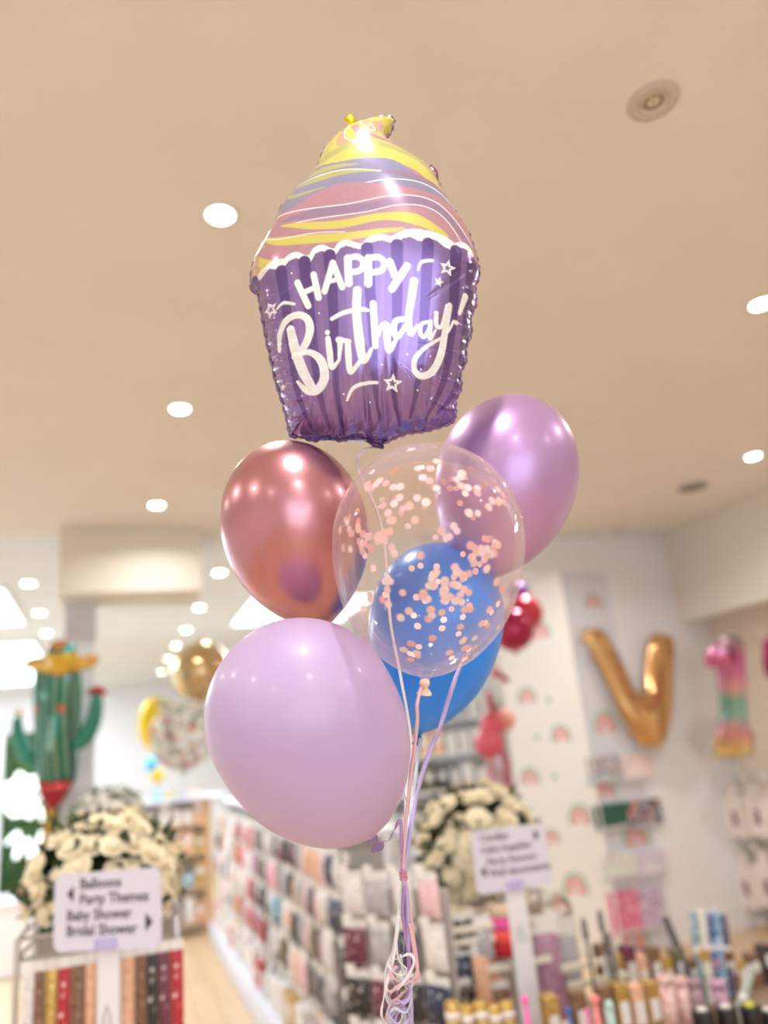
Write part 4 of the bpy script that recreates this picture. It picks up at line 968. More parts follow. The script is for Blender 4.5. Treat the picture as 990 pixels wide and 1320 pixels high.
ctube('arm', [(94, 962), (110, 950), (120, 930), (124, 910), (124, 894)], [8, 11, 10, 8.5, 6], M_green)
ctube('arm', [(52, 990), (36, 976), (26, 956), (22, 936), (23, 924)], [6, 10, 9, 7, 5], M_green)
def flower_px(cx, cy, w, h, m):
    mb = MB()
    for k in range(7):
        a = math.radians(-80+160*k/6); mb.tube([pt(cx, cy+h*.5), pt(cx+w*.5*math.sin(a)*.6, cy+h*.5-h*.6*math.cos(a)-1), pt(cx+w*.5*math.sin(a), cy+h*.5-h*math.cos(a)*.9)], [.008, .016, .004], 8)
    mb.build('flower', m, cact)
flower_px(125, 889, 27, 12, mat('red_foil', (176, 40, 48), .25, .5)); flower_px(23, 918, 13, 6, mat('yellow_flower_foil', (226, 190, 70), .25, .5))
def brim_col(X, Y):
    p = Paint(X, Y, (226, 188, 88)); p.stroke([(34, 852), (60, 848), (98, 852), (124, 845)], 5, (222, 172, 110))
    for i, x in enumerate(range(38, 126, 9)): p.dot((x, 851), 1.8, ((204, 90, 70), (90, 130, 150), (236, 220, 160))[i % 3])
    p.stroke([(60, 868), (80, 870), (98, 866)], 5, (172, 136, 20)); return p.C
child_px('hat_brim', [(31, 853), (40, 848), (58, 846), (80, 846), (104, 846), (118, 843), (127, 845), (125, 856), (112, 863), (98, 866), (80, 871), (62, 868), (48, 863), (36, 862)], ZC_-.05, 12, brim_col, M_bfoil, cact, cc_, True)
def crown_col(X, Y):
    p = Paint(X, Y, (228, 190, 66)); p.stroke([(58, 836), (76, 838), (98, 836)], 6, (40, 120, 106)); p.poly([(60, 824), (96, 824), (94, 832), (64, 833)], (190, 130, 80)); p.dot((92, 834), 4.5, (40, 196, 210)); p.dot((65, 853), 4, (240, 216, 200)); p.dot((79, 850), 3, (226, 130, 60)); p.dot((92, 851), 3, (180, 160, 90)); return p.C
child_px('hat_crown', [(58, 858), (60, 842), (64, 830), (74, 825), (86, 826), (95, 831), (98, 842), (103, 858), (80, 864)], ZC_-.09, 12, crown_col, M_bfoil, cact, cc_)
child_px('pot', [(47, 1009), (72, 1007), (92, 1007), (90, 1018), (82, 1030), (68, 1046), (58, 1036), (52, 1022)], ZC_-.05, 10, lambda X, Y: Paint(X, Y, (158, 32, 50)).stroke([(46, 1012), (92, 1012)], 7, (206, 80, 76), straight=True).C, M_bfoil, cact, cc_)
# gold tinsel fringe hanging below it as its weight
bc = hd(66, 1046, ZC_); t = thing('tinsel_weight', 'gold tinsel fringe hanging under the cactus balloon', 'decoration', bc); mb = MB()
for k in range(60):
    a = rng.uniform(0, 2*math.pi); r_ = rng.uniform(.02, .06); L = rng.uniform(.2, .3)
    mb.tube([(0, 0, 0), (r_*.6*math.cos(a), r_*.6*math.sin(a), -.06), (r_*math.cos(a+.2), r_*math.sin(a+.2), -L*.6), (r_*1.1*math.cos(a), r_*1.1*math.sin(a), -L)], .0035, 4)
mb.build('fringe', mat('gold_tinsel', (214, 172, 80), .25, .85), t); MB().lathe([(0, .015), (.02, .008), (.022, -.02), (0, -.03)], 14).build('tie', mat('gold_tinsel', (214, 172, 80)), t)

# ------------------------------------------------------------------ leaf wall with white neon, low white counter
hyy = 8.6; hx0 = float(hy(4, 1000, hyy)[0]); hx1 = float(hy(82, 1000, hyy)[0]); hzt = float(hy(20, 945, hyy)[2])
hw = thing('hedge_panel', 'dark green artificial leaf wall panel at the far left carrying a white neon sign', 'leaf wall', ((hx0+hx1)/2, hyy, 0))
MB().box((0, .05, hzt/2), (hx1-hx0, .06, hzt)).build('backing', mat('hedge_backing', (44, 70, 36), .8), hw)
mb = MB()
for _ in range(1500):
    p = Vector((rng.uniform(-.5, .5)*(hx1-hx0), rng.uniform(-.03, .02), rng.uniform(.02, hzt-.01))); a = rng.uniform(0, 6.3); L = rng.uniform(.03, .055)
    d = Vector((math.cos(a)*.8, -.5, math.sin(a)*.8)).normalized()*L; e = d.cross(Vector((0, 1, .3))).normalized()*L*.35
    mb.add([p-d*.5, p+e, p+d*.5, p-e], [(0, 1, 2), (0, 2, 3)], 0)
mb.build('leaves', mat_noise('hedge_leaf', (74, 116, 52), (46, 80, 34), 30, .6), hw)
MB().box((-(hx1-hx0)/2-.03, .02, hzt/2), (.06, .1, hzt+.06), 0, .005).build('frame', M_white, hw)
ny = hyy-.07; nc = hy(36, 1060, ny); nt_ = thing('neon_sign', 'glowing white neon flower and scribble sign on the green leaf wall', 'neon sign', nc)
E_neon = mat('white_neon', (255, 255, 255), .4, emit=(240, 255, 250), strength=2.2)
def neon(pts, r_=.016):
    pl = catmull(pts, 8); return MB().tube([hy(x, y, ny)-nc for x, y in pl], r_, 8).build('neon_tube', E_neon, nt_)
for k in range(7):
    a = 2*math.pi*k/7; c_, s_ = math.cos(a), math.sin(a)
    neon([(30, 1024), (30+14*c_-7*s_, 1024+16*s_+8*c_), (30+24*c_, 1024+28*s_), (30+14*c_+7*s_, 1024+16*s_-8*c_), (30, 1024)], .014)
neon([(8, 1042), (18, 1052), (28, 1040), (38, 1054), (50, 1040), (54, 1058)])
neon([(8, 1088), (24, 1074), (20, 1106), (36, 1082), (40, 1108), (54, 1072)], .018)
cxx = float(hz(0, 1212, 0)[0]); ct = thing('counter', 'low white counter block on the wood floor at the far left edge', 'counter', (-1.25, 8.05, 0)); czt = float(hy(20, 1163, 7.75)[2])
cxr = float(hy(40, 1190, 7.75)[0])
MB().box((0, 0, czt/2), (2*(cxr+1.25), .6, czt-.02), 0, .008).build('carcass', M_white, ct); MB().box((0, 0, czt-.01), (2*(cxr+1.25)+.03, .63, .035), 0, .006).build('counter_top', M_white, ct)

# ------------------------------------------------------------------ rear display behind the confetti balloon: white shelves with pale packs
ry = 9.05; rs = thing('display_shelf', 'white wall shelves with pale packs at the back, right of the balloon ribbons', 'shelf', (3.2, ry, 0))
for z in (.55, .95, 1.35, 1.75): MB().box((0, -.05, z), (2.4, .3, .03), 0, .004).build('shelf_board', M_white, rs)
for x in (-1.2, 0, 1.2): MB().box((x, -.03, .95), (.04, .26, 1.9), 0, .004).build('upright', M_white, rs)
for r_, z in enumerate((.55, .95, 1.35, 1.75)):
    for k in range(14):
        x = 3.2-1.1+k*2.2/13
        if abs(x-3.2) < .06: continue
        colr = rng.choice(['white', 'white', 'silver grey', 'blush pink', 'peach']) if r_ > 1 else rng.choice(['black', 'silver grey', 'maroon', 'olive green', 'white'])
        place('gift_box', box_mesh(colr, .12, .16, round(rng.uniform(.18, .28), 2)), (x, ry-.1, z+.015), '%s box, %s along the %s of the back display shelves' % (colr, ORD[k], ['lowest shelf', 'second shelf', 'third shelf', 'top shelf'][r_]), 'box', 'boxes on the back display shelves')

# ------------------------------------------------------------------ red and pink balloons with tassels in front of the partition
M_mag = mat('magenta_chrome_latex', (172, 40, 84), .22, .6, .3); M_redl = mat('crimson_latex', (204, 48, 78), .3, .35, .4)
M_pk = mat('rose_pink_latex', (226, 92, 116), .35, 0, .4); M_pe = mat('peach_latex', (240, 170, 160), .4, 0, .3)
orb('latex_balloon', 'shiny dark magenta balloon behind the right edge of the confetti balloon', hd(661, 812, 4.55), .125, M_mag)
orb('latex_balloon', 'crimson balloon tucked above and behind the dark magenta one', hd(676, 791, 4.75), .112, M_redl)
orb('latex_balloon', 'small purple balloon peeping out above the crimson balloon', hd(668, 764, 4.95), .07, mat('purple_latex', (120, 70, 150), .35, .2, .4))
orb('latex_balloon', 'small rose pink balloon low in the tassel string above the right flowers', hd(630, 958, 4.55), .088, M_pk)
orb('latex_balloon', 'second rose pink balloon, above the low one in the tassel string', hd(634, 934, 4.75), .075, M_pk)
orb('latex_balloon', 'small peach balloon at the right of the tassel string', hd(650, 928, 4.85), .07, M_pe)
def tassel(label, pts, w, m, Z):
    o0 = hd(*pts[0], Z); t = thing('tassel', label, 'tassel', o0, 'tassels under the pink balloons'); pl = [hd(x, y, Z)-o0 for x, y in catmull(pts, 6)]
    mb = MB(); n = len(pl)
    for k in range(22):
        a = rng.uniform(0, 2*math.pi); r_ = rng.uniform(.2, 1)*w
        mb.tube([p+np.array([math.cos(a), math.sin(a), 0])*r_*(.3+.7*math.sin(math.pi*min(1, (i+1)/n*.8)))+np.array([0, 0, 0]) for i, p in enumerate(pl)], .004, 4)
    mb.build('strands', m, t); MB().lathe([(0, .02), (.016, .012), (.018, -.01), (.01, -.03)], 12).build('tie', m, t)
tassel('crimson tassel curling under the dark magenta balloon', [(638, 866), (646, 870), (655, 880)], .02, M_redl, 4.6)
tassel('crimson tassel between the upper and lower pink balloons', [(630, 895), (633, 910), (640, 920)], .022, M_redl, 4.7)
tassel('long pink tassel hanging right of the low pink balloon', [(642, 955), (650, 980), (653, 1005), (655, 1030)], .024, mat('pink_tassel', (226, 96, 140), .5), 4.7)
tassel('pale pink tassel hanging below the low pink balloon', [(632, 978), (634, 995), (640, 1020)], .04, mat('pale_pink_tassel', (246, 206, 214), .6), 4.65)

# ------------------------------------------------------------------ gold V and rainbow 1
VP = [(749, 817), (756, 811), (768, 810), (779, 815), (790, 832), (802, 857), (812, 880), (820, 894), (828, 896), (832, 880), (834, 850), (836, 828), (842, 818), (854, 817), (864, 820), (868, 832), (867, 870), (866, 905), (862, 935), (857, 953), (849, 963), (838, 964), (826, 958), (814, 944), (802, 922), (788, 892), (772, 858), (758, 832)]
M_gold = mat_attr('gold_letter_foil', .14, .88, .3)
t, c = foil_px('letter_balloon', 'gold foil letter V balloon on the white display wall', VP, 6.0, 15, const_col((220, 176, 120)), M_gold, rows=90, cols=60, transpose=True, wall_y=4.98)
mat('gold_edge', (190, 140, 80), .3, .8)
tab([(745, 828), (750, 827), (756, 826)], [2, 3, 3], 'tab', mat('gold_edge', (190, 140, 80)), t, c, float((c-CAM) @ fw))
def one_col(X, Y):
    p = Paint(X, Y, (226, 150, 170)); v = Y
    stops = [(815, (150, 156, 160)), (832, (190, 140, 160)), (846, (206, 110, 160)), (868, (214, 130, 180)), (884, (230, 170, 180)), (900, (130, 190, 170)), (920, (150, 200, 200)), (936, (210, 150, 170)), (950, (226, 170, 150)), (965, (232, 214, 140)), (980, (190, 200, 190))]
    ysx = [a for a, _ in stops]; L = np.array([lin(b)[:3] for _, b in stops]); yy = v-(X-935)*.0
    return np.stack([np.interp(yy, ysx, L[:, k]) for k in range(3)], 1)
ONE = [(922, 826), (932, 819), (944, 818), (954, 822), (959, 834), (961, 870), (962, 905), (964, 935), (970, 945), (972, 962), (968, 974), (950, 977), (928, 978), (920, 972), (919, 955), (924, 942), (928, 920), (926, 890), (924, 862), (914, 860), (908, 852), (911, 840)]
t, c = foil_px('number_balloon', 'rainbow striped foil number 1 balloon hanging right of the gold V', ONE, 5.45, 13, one_col, mat_attr('rainbow_foil', .16, .75, .5), rows=80, cols=40)
seam(ONE, 5.45, 1.0, c, 'seam', mat('silver_edge', (190, 190, 196), .3, .8), t, .3)
tab([(943, 976), (945, 982), (944, 988)], [3, 4, 2], 'tab', mat('silver_edge', (190, 190, 196)), t, c, 5.45)
MG = [(984, 830), (992, 822), (1008, 820), (1022, 830), (1024, 860), (1012, 878), (994, 876), (985, 860)]
t, c = foil_px('foil_balloon', 'magenta foil balloon mostly cut off by the right edge of the photo', MG, 5.1, 12, const_col((160, 36, 92)), M_bfoil, rows=40, cols=30)
seam(MG, 5.1, 1.0, c, 'seam', mat('magenta_edge', (140, 30, 80), .3, .6), t, .3)

# ------------------------------------------------------------------ rainbow stickers
M_rg = mat('sticker_green', (150, 198, 180), .6); M_rp = mat('sticker_pink', (240, 176, 174), .6); M_rr = mat('sticker_rose', (226, 150, 152), .6)
def arch(mb, r0_, r1_, leg, mi):
    pts = []
    for r_ in (r1_, r0_):
        seq = [(-r_, -leg)]+[(-r_*math.cos(a), r_*math.sin(a)) for a in np.linspace(0, math.pi, 13)]+[(r_, -leg)]
        pts.append(seq)
    n = len(pts[0])
    for i in range(n-1):
        q = [pts[0][i], pts[0][i+1], pts[1][i+1], pts[1][i]]
        vs = [(x, -.0006, z) for x, z in q]+[(x, .0006, z) for x, z in q]
        mb.add(vs, [(0, 1, 2, 3), (7, 6, 5, 4), (0, 4, 5, 1), (1, 5, 6, 2), (2, 6, 7, 3), (3, 7, 4, 0)], mi)
mb = MB(); arch(mb, .78, 1.0, .55, 0); arch(mb, .5, .74, .55, 1); arch(mb, .2, .46, .55, 2); RB = mb.mesh('rainbow_sticker')
for m in (M_rg, M_rp, M_rr): RB.materials.append(m)
DT = MB().lathe([(1, .0006*40), (1, -.0006*40)], 14, 0, Matrix.Rotation(math.radians(90), 4, 'X')).mesh('dot_sticker'); DT.materials.append(M_rg)
pn2 = np.array([pdir[1], -pdir[0], 0]); pn2 = pn2 if pn2 @ (CAM-PA) > 0 else -pn2
pan = math.atan2(pn2[0], -pn2[1])*1.0
def hpart(px, py):
    d = ray(px, py); p0 = np.array([PA[0], PA[1], 0])+pn2*.0105; return CAM+d*(((p0-CAM)@pn2)/(d@pn2))
pl_ = 'rainbow wall stickers'
def sticker(me, p, s, label, rz): 
    o = place('rainbow_sticker' if me is RB else 'dot_sticker', me, p, label, 'sticker', pl_, rz); o.scale = (s, 1 if me is RB else .03, s)
rzp = math.atan2(-pn2[0], pn2[1])+math.pi if False else math.atan2(pn2[0], -pn2[1])
for px, py, s, lb in ((679, 899, .075, 'upper left rainbow sticker on the cream partition'), (723, 948, .075, 'rainbow sticker at mid height near the partition edge'), (683, 1003, .075, 'rainbow sticker low at left on the cream partition, above the right flowers'), (748, 1053, .085, 'rainbow sticker beside the dark green wrapping sheet, on the partition edge'), (712, 1080, .06, 'small rainbow sticker just right of the Candles sign'), (696, 815, .08, 'rainbow sticker right of the crimson balloon on the partition'), (742, 1143, .09, 'rainbow sticker on the partition low beside the pink wrapping sheet'), (721, 1163, .07, 'rainbow sticker below right of the Candles sign on the partition')):
    sticker(RB, hpart(px, py), s*1.05, lb, rzp)
for px, py, lb in ((707, 902, 'small green dot sticker high on the cream partition'), (693, 950, 'small green dot sticker in the middle of the cream partition'), (715, 1001, 'small green dot sticker low on the cream partition')):
    sticker(DT, hpart(px, py), .02, lb, rzp)
for px, py, s, lb in ((765, 777, .075, 'rainbow sticker on the grey panel above the gold V'), (781, 934, .1, 'rainbow sticker on the grey panel left of the gold V point'), (780, 1018, .085, 'rainbow sticker peeping out under the topmost wrapping sheets'), (820, 1078, .1, 'rainbow sticker peeping out under the dark green wrapping sheet'), (815, 1212, .13, 'rainbow sticker peeping out under the pink wrapping sheet')):
    sticker(RB, hy(px, py, 5.0965 if px < 785 else 5.0885), s*1.05, lb, 0)

# ------------------------------------------------------------------ folded gift wrap sheets on the display wall
WR = [mat_pattern('wrap_blue_dots', (160, 176, 190), [(220, 200, 170), (230, 160, 150), (110, 140, 170), (236, 232, 226)], 30, .4, .45), mat_pattern('wrap_blush_print', (240, 222, 222), [(238, 190, 186), (214, 206, 216), (250, 240, 236)], 28, .4, .4),
      mat_pattern('wrap_dark_green', (34, 92, 76), [(60, 120, 98), (150, 110, 80)], 26, .4, .15), mat_pattern('wrap_navy_floral', (58, 66, 92), [(238, 140, 116), (210, 220, 226), (240, 180, 160), (120, 150, 160)], 26, .4, .42),
      mat_pattern('wrap_mint_print', (222, 232, 228), [(236, 150, 120), (180, 206, 200), (244, 240, 232)], 30, .4, .3), mat_pattern('wrap_lilac_print', (222, 214, 230), [(196, 190, 216), (240, 230, 240)], 26, .4, .4),
      mat_pattern('wrap_pink_floral', (222, 120, 160), [(246, 196, 214), (190, 70, 110), (240, 160, 180)], 34, .4, .4), mat_pattern('wrap_lilac_black', (206, 186, 214), [(90, 78, 100), (236, 226, 236), (150, 120, 160)], 26, .4, .32)]
WN = ['blue dotted', 'blush printed', 'dark green', 'navy floral', 'pale mint printed', 'pale lilac printed', 'pink floral', 'lilac and black printed']
for i, (xa, xb, ya, yb) in enumerate(((755, 798, 975, 1009), (799, 838, 973, 1006), (765, 808, 1036, 1069), (807, 851, 1032, 1066), (773, 818, 1100, 1133), (818, 856, 1096, 1129), (784, 824, 1148, 1204), (823, 852, 1144, 1198))):
    Y0 = 5.085; p0 = hy((xa+xb)/2-3, ya, Y0); p1 = hy((xa+xb)/2+3, yb, Y0); q0 = hy(xa, (ya+yb)/2, Y0); q1 = hy(xb+1, (ya+yb)/2, Y0); w_, h_ = q1[0]-q0[0]-.004, p0[2]-p1[2]; cx_ = (q0[0]+q1[0])/2; cz_ = (p0[2]+p1[2])/2
    yb_ = Y0
    t = thing('wrapping_sheet', '%s folded gift wrap sheet on the wall under the gold V' % WN[i], 'gift wrap', (cx_, yb_-.012, cz_), 'gift wrap sheets under the gold V')
    MB().box((0, 0, 0), (w_, .02, h_), 0, .006).build('folded_sheet', WR[i], t)
    MB().box((0, -.012, -h_/2+.012), (w_*.96, .006, .022), 0, .002).build('holder_lip', mat('clear_lip', (206, 204, 208), .2), t)

# ------------------------------------------------------------------ hanging bags on the right wall
BG = MB(); prism(BG, rounded_poly(.2, .28, .02, 3), .03, 0, Matrix.Translation((0, 0, -.24)))
prism(BG, rounded_poly(.1, .12, .04, 4), .006, 0, Matrix.Translation((0, 0, -.06))); BG.box((0, -.0155, -.25), (.05, .001, .1), 1); BG = BG.mesh('favour_bag')
BG.materials.append(mat('bag_white_card', (242, 232, 228), .5)); BG.materials.append(mat('bag_print', (130, 96, 112), .6))
BT = BG.copy(); BT.materials.clear(); BT.materials.append(mat('bag_kraft', (206, 172, 140), .6)); BT.materials.append(mat('bag_kraft_print', (140, 106, 84), .6))
rowd = ['upper row', 'middle row', 'lowest row']
for r_, (py, xs) in enumerate(((1012, (914, 940, 968, 994)), (1100, (926, 954, 980, 1006)), (1198, (946, 968, 990, 1012)))):
    for k, px in enumerate(xs):
        p = hx(px, py+(k*-3), 4.34)
        t = thing('favour_bag', '%s favour bag, %s from the left in the %s on the right wall' % ('kraft brown' if r_ == 2 else 'white', ORD[k], rowd[r_]), 'bag', (4.34, p[1], p[2]), 'favour bags on the right wall')
        link('bag', BT if r_ == 2 else BG, None, t).rotation_euler = (0, 0, math.radians(-90+rng.uniform(-6, 6)))
        h = thing('wall_hook', 'metal display hook holding the %s bag of the %s on the right wall' % (ORD[k], rowd[r_]), 'hook', (4.55, p[1], p[2]), 'hooks on the right wall')
        MB().tube([(0, 0, -.008), (-.25, 0, -.008), (-.262, 0, .006)], .004, 8).build('prong', M_metal, h); MB().box((-.006, 0, -.008), (.012, .04, .05), 0, .003).build('hook_plate', M_metal, h)
        MB().box((-.266, 0, .02), (.003, .05, .036), 0, .001).build('price_tag', M_card, h)

# ------------------------------------------------------------------ left rack under the sign: wire top, hanging cards
def rack(name, label, cx, cy, w, d, h, rz, m):
    t = thing(name, label, 'display rack', (cx, cy, 0), None, rz)
    for x in (-w/2, w/2):
        for y in (-d/2, d/2): MB().box((x, y, h/2), (.018, .018, h), 0, .003).build('leg', m, t)
    mb = MB()
    for z in (h, h-.055):
        mb.tube([(-w/2, -d/2, z), (w/2, -d/2, z), (w/2, d/2, z), (-w/2, d/2, z), (-w/2, -d/2, z)], .006, 8)
    for k in range(14): mb.tube([(-w/2+w*k/13, -d/2, h), (-w/2+w*k/13, d/2, h)], .0025, 6)
    mb.build('wire_top', m, t)
    MB().box((0, 0, .12), (w, d, .024), 0, .004).build('base_shelf', M_white, t)
    MB().box((0, d/2-.006, h/2), (w-.02, .006, h-.12), 0).build('back_panel', mat('rack_back', (196, 188, 184), .6), t)
    return t
lrz = math.radians(-4); lc = hd(134, 1226, 2.48); LW, LD = .46, .34
rack('wire_rack', 'metal wire rack under the lower left sign and its flower bush', lc[0], lc[1], LW, LD, zL-.003, lrz, M_metal)
def loc_of(c, rz, x, y): return np.array([c[0]+x*math.cos(rz)-y*math.sin(rz), c[1]+x*math.sin(rz)+y*math.cos(rz)])
cards = [('white', .035), ('brown', .03), ('gold', .034), ('red', .036), ('brown', .04), ('peach', .03), ('blush pink', .036), ('silver grey', .034), ('peach', .04), ('brown', .034), ('black', .034), ('maroon', .034), ('red', .04)]
x = -LW/2+.02; mbh = None
for k, (c_, w_) in enumerate(cards):
    q = loc_of(lc, lrz, x+w_/2, -LD/2-.03)
    place('hanging_card', pack_mesh(c_, w_*.94, .42, .022, .07), (q[0], q[1], zL-.062), 'tall narrow %s pack, %s from the left under the lower left sign' % (c_, ORD[k]), 'packet', 'tall packs on the left wire rack', lrz)
    x += w_
# ------------------------------------------------------------------ right rack under the Candles sign
rrz = math.radians(-6); rc = hd(640, 1170, 3.12); RW, RD = .5, .3
rk = rack('wire_rack', 'metal wire rack with white rails under the Candles sign', rc[0], rc[1], RW, RD, zR-.003, rrz, M_metal)
for z, x0, x1 in ((zR-.02, -.3, .05), (zR-.06, -.3, .05), (zR-.16, -.2, .1), (zR-.42, -.2, .1), (zR-.2, .13, .36), (zR-.26, .15, .4), (zR-.32, .15, .42), (zR-.38, .15, .42), (zR-.44, .15, .42)):
    MB().box(((x0+x1)/2, -RD/2-.11, z), (x1-x0, .014, .024), 0, .003).build('price_rail', mat('cream_rail', (232, 226, 212), .4), rk)
    for xx in (x0+.02, x1-.02): MB().tube([(xx, -RD/2, z), (xx, -RD/2-.11, z)], .004, 6).build('rail_arm', M_metal, rk)
def rpos(px, py, off=0.): return hy(px, py, rc[1]-RD/2-.05+off)
# streamer rolls in a stack
def roll_mesh(m):
    mb = MB().lathe([(.018, .022), (.052, .022), (.056, .018), (.056, -.018), (.052, -.022), (.018, -.022), (.018, .022)], 28)
    me = mb.mesh('streamer_roll'); me.materials.append(m); return me
for i, (px, py, nm, c_) in enumerate(((646, 1170, 'beige', (222, 198, 172)), (649, 1186, 'hot pink', (232, 90, 160)), (651, 1202, 'coral red', (240, 86, 76)), (653, 1218, 'dark red', (178, 24, 40)))):
    p = rpos(px, py, -.03); place('streamer_roll', roll_mesh(mat(nm.replace(' ', '_')+'_crepe', c_, .7)), (rpos(650, 1200, -.03)[0], p[1], rpos(650, 1170, -.03)[2]-i*.0445), '%s crepe streamer roll, %s in the stack left of the sign post' % (nm, ['topmost', 'second', 'third', 'lowest'][i]), 'streamer', 'streamer rolls by the Candles sign post')
prl = thing('roll_holder', 'metal rod holding the stack of streamer rolls', 'holder', (rpos(650, 1200, -.03)[0], rpos(650, 1200, -.03)[1], rpos(650, 1170, -.03)[2])); MB().tube([(0, 0, .05), (0, 0, -.158)], .006, 8).build('rod', M_metal, prl); MB().lathe([(.02, -.157), (.05, -.159), (.05, -.165), (.0, -.166)], 18).build('stop', M_metal, prl); MB().tube([(0, 0, .045), (0, .12, .045)], .005, 8).build('bracket', M_metal, prl)
PK = [(575, 1180, .07, .12, 'white'), (596, 1176, .08, .13, 'black'), (620, 1180, .07, .14, 'silver grey'), (572, 1222, .08, .13, 'maroon'), (594, 1222, .07, .13, 'navy'), (616, 1216, .06, .2, 'peach'), (632, 1222, .06, .18, 'peach'), (570, 1262, .08, .12, 'olive green'), (592, 1262, .08, .12, 'black'), (616, 1266, .09, .12, 'black'), (640, 1264, .09, .14, 'brown'), (700, 1178, .1, .36, 'mauve'), (724, 1182, .09, .34, 'silver grey')]
for k, (px, py, w_, h_, c_) in enumerate(PK):
    p = rpos(px, py, -.02*(k % 3)); place('hanging_pack', pack_mesh(c_, w_, h_, .03), p, '%s hanging pack, %s among the packs on the Candles sign rack' % (c_, ORD[k]), 'packet', 'packs on the Candles sign rack', rrz)
# ------------------------------------------------------------------ low table in front with gold tubes, ornaments, rolls and boxes
ty = rc[1]-RD/2-.45; tz = float(hy(700, 1440, ty-.1)[2])
tt = thing('display_table', 'low white display table along the bottom right with gold packs and ornaments', 'table', (1.95, ty, 0))
MB().box((0, 0, tz-.015), (2.1, .36, .03), 0, .005).build('tabletop', mat('brown_tabletop', (150, 130, 112), .5), tt)
for x in (-1, 1):
    for y in (-.17, .17): MB().box((x, y, (tz-.03)/2), (.05, .05, tz-.03), 0, .005).build('leg', M_white, tt)
def tpos(px, py, off=0.): 
    p = hy(px, py, ty+off); return p
def tube_item(name, label, cat, px, ytop, w, m, capm, off=0., grp=None, sides=20):
    p = tpos(px, ytop, off); h = p[2]-tz; t = thing(name, label, cat, (p[0], p[1], tz), grp)
    MB().lathe([(0, h), (w*.8, h), (w, h-.006), (w, h*.02), (w*.96, 0)], sides).build('body', m, t)
    MB().lathe([(w*1.05, h*.9), (w*1.05, h*.9-.02)], sides).build('band', capm, t)
M_gp = PAL['gold']
for k, px in enumerate((582, 600, 618, 636, 652)):
    tube_item('party_popper', 'gold upright tube, %s from the left in the row below the streamer rolls' % ORD[k], 'party popper', px, 1290+(k % 2)*5, .024, M_gp, M_card, .08, 'gold tubes under the Candles sign rack')
def ornament(label, px, py, w, c_, off=0., round_top=True):
    p = tpos(px, py, off); h = p[2]-tz; t = thing('pointed_ornament', label, 'ornament', (p[0], p[1], tz), 'pointed ornaments on the low table'); m = mat(label.split(' pointed')[0].replace(' ', '_')+'_glaze', c_, .4)
    MB().lathe([(0, h), (w*.18, h-.004), (w*.3, h*.8), (w*.6, h*.6), (w, h*.3), (w*1.05, h*.05), (w*.9, 0)], 20).build('body', m, t)
    MB().lathe([(w*.4*math.sin(a), h+w*.25+w*.4*math.cos(a)) for a in np.linspace(0, math.pi, 9)], 14).build('tip', m, t)
ornament('hot pink pointed ornament beside the foot of the Candles sign post', 677, 1292, .03, (250, 110, 190), -.12)
ornament('bright blue pointed ornament right of the Candles sign post', 733, 1304, .02, (40, 120, 220), -.1)
ornament('coral pink pointed ornament at the bottom right of the frame', 767, 1292, .036, (250, 150, 150), -.12)
ornament('magenta pink pointed ornament just left of the coral one', 757, 1306, .02, (250, 110, 190), -.16)
ornament('pale mint pointed ornament right of the coral one', 786, 1300, .036, (184, 230, 220), -.12)
BX = [(706, 1282, .05, 'gold'), (742, 1276, .05, 'brown'), (775, 1270, .05, 'brown'), (795, 1266, .05, 'gold'), (815, 1268, .05, 'peach'), (834, 1264, .05, 'gold')]
for k, (px, py, w_, c_) in enumerate(BX):
    p = tpos(px, py, .1); place('tall_box', box_mesh(c_, w_, .05, round(float(p[2]-tz), 3)), (p[0], p[1], tz), 'tall %s box, %s from the left behind the pointed ornaments' % (c_, ORD[k]), 'box', 'tall boxes behind the ornaments')
for k in range(14):
    c_ = ['brown', 'gold', 'maroon', 'peach', 'brown', 'gold', 'olive green', 'brown', 'gold', 'mauve', 'brown', 'gold', 'brown', 'black'][k]; px = 774+k*16; py = 1216+(k*37 % 24); p = tpos(px, py, .42)
    place('tall_box', box_mesh(c_, .052, .05, round(float(p[2]-tz), 3)), (p[0], p[1], tz), 'tall %s box, %s from left in the far row behind the ornaments' % (c_, ORD[k]), 'box', 'far row of tall boxes')
# right part: stand with floral tubes and wrapping rolls
ry2 = ty+.16
st = thing('roll_stand', 'low brown stand holding the wrapping rolls at the bottom right', 'stand', (2.68, ty+.46, 0)); MB().box((0, 0, tz-.015), (1.8, .44, .03), 0, .005).build('stand_top', MATS['brown_tabletop'], st)
for x in (-.85, .85):
    MB().box((x, 0, (tz-.03)/2), (.04, .4, tz-.03), 0, .004).build('side_panel', M_white, st)
floral = [mat_pattern('roll_pink_floral', (238, 200, 196), [(220, 140, 150), (250, 232, 226), (190, 150, 120)], 60, .4, .4), mat_pattern('roll_mauve', (176, 140, 150), [(110, 90, 110), (220, 190, 196)], 60, .4, .35), mat_pattern('roll_lilac', (206, 160, 190), [(230, 200, 216), (160, 110, 150)], 60, .4, .4)]
def wrap_roll(label, px0, py0, px1, py1, yy, r_, m, grp):
    a = hy(px0, py0, yy+.12); b = hy(px1, py1, yy); d = b-a; k = (tz-a[2])/d[2]; b = a+d*k
    t = thing('gift_wrap_roll', label, 'gift wrap', b, grp); v = Vector(a-b)
    MB().tube([(0, 0, 0), tuple(v)], r_, 20, 0, False).build('paper_tube', m, t)
    n = v.normalized(); MB().tube([tuple(v-n*.002), tuple(v+n*.004)], r_*.98, 20).build('end_cap', M_card, t); MB().tube([tuple(v*.55), tuple(v*.6)], r_*1.03, 20, 0, False).build('label_band', M_card, t)
GR = 'gift wrap rolls at bottom right'
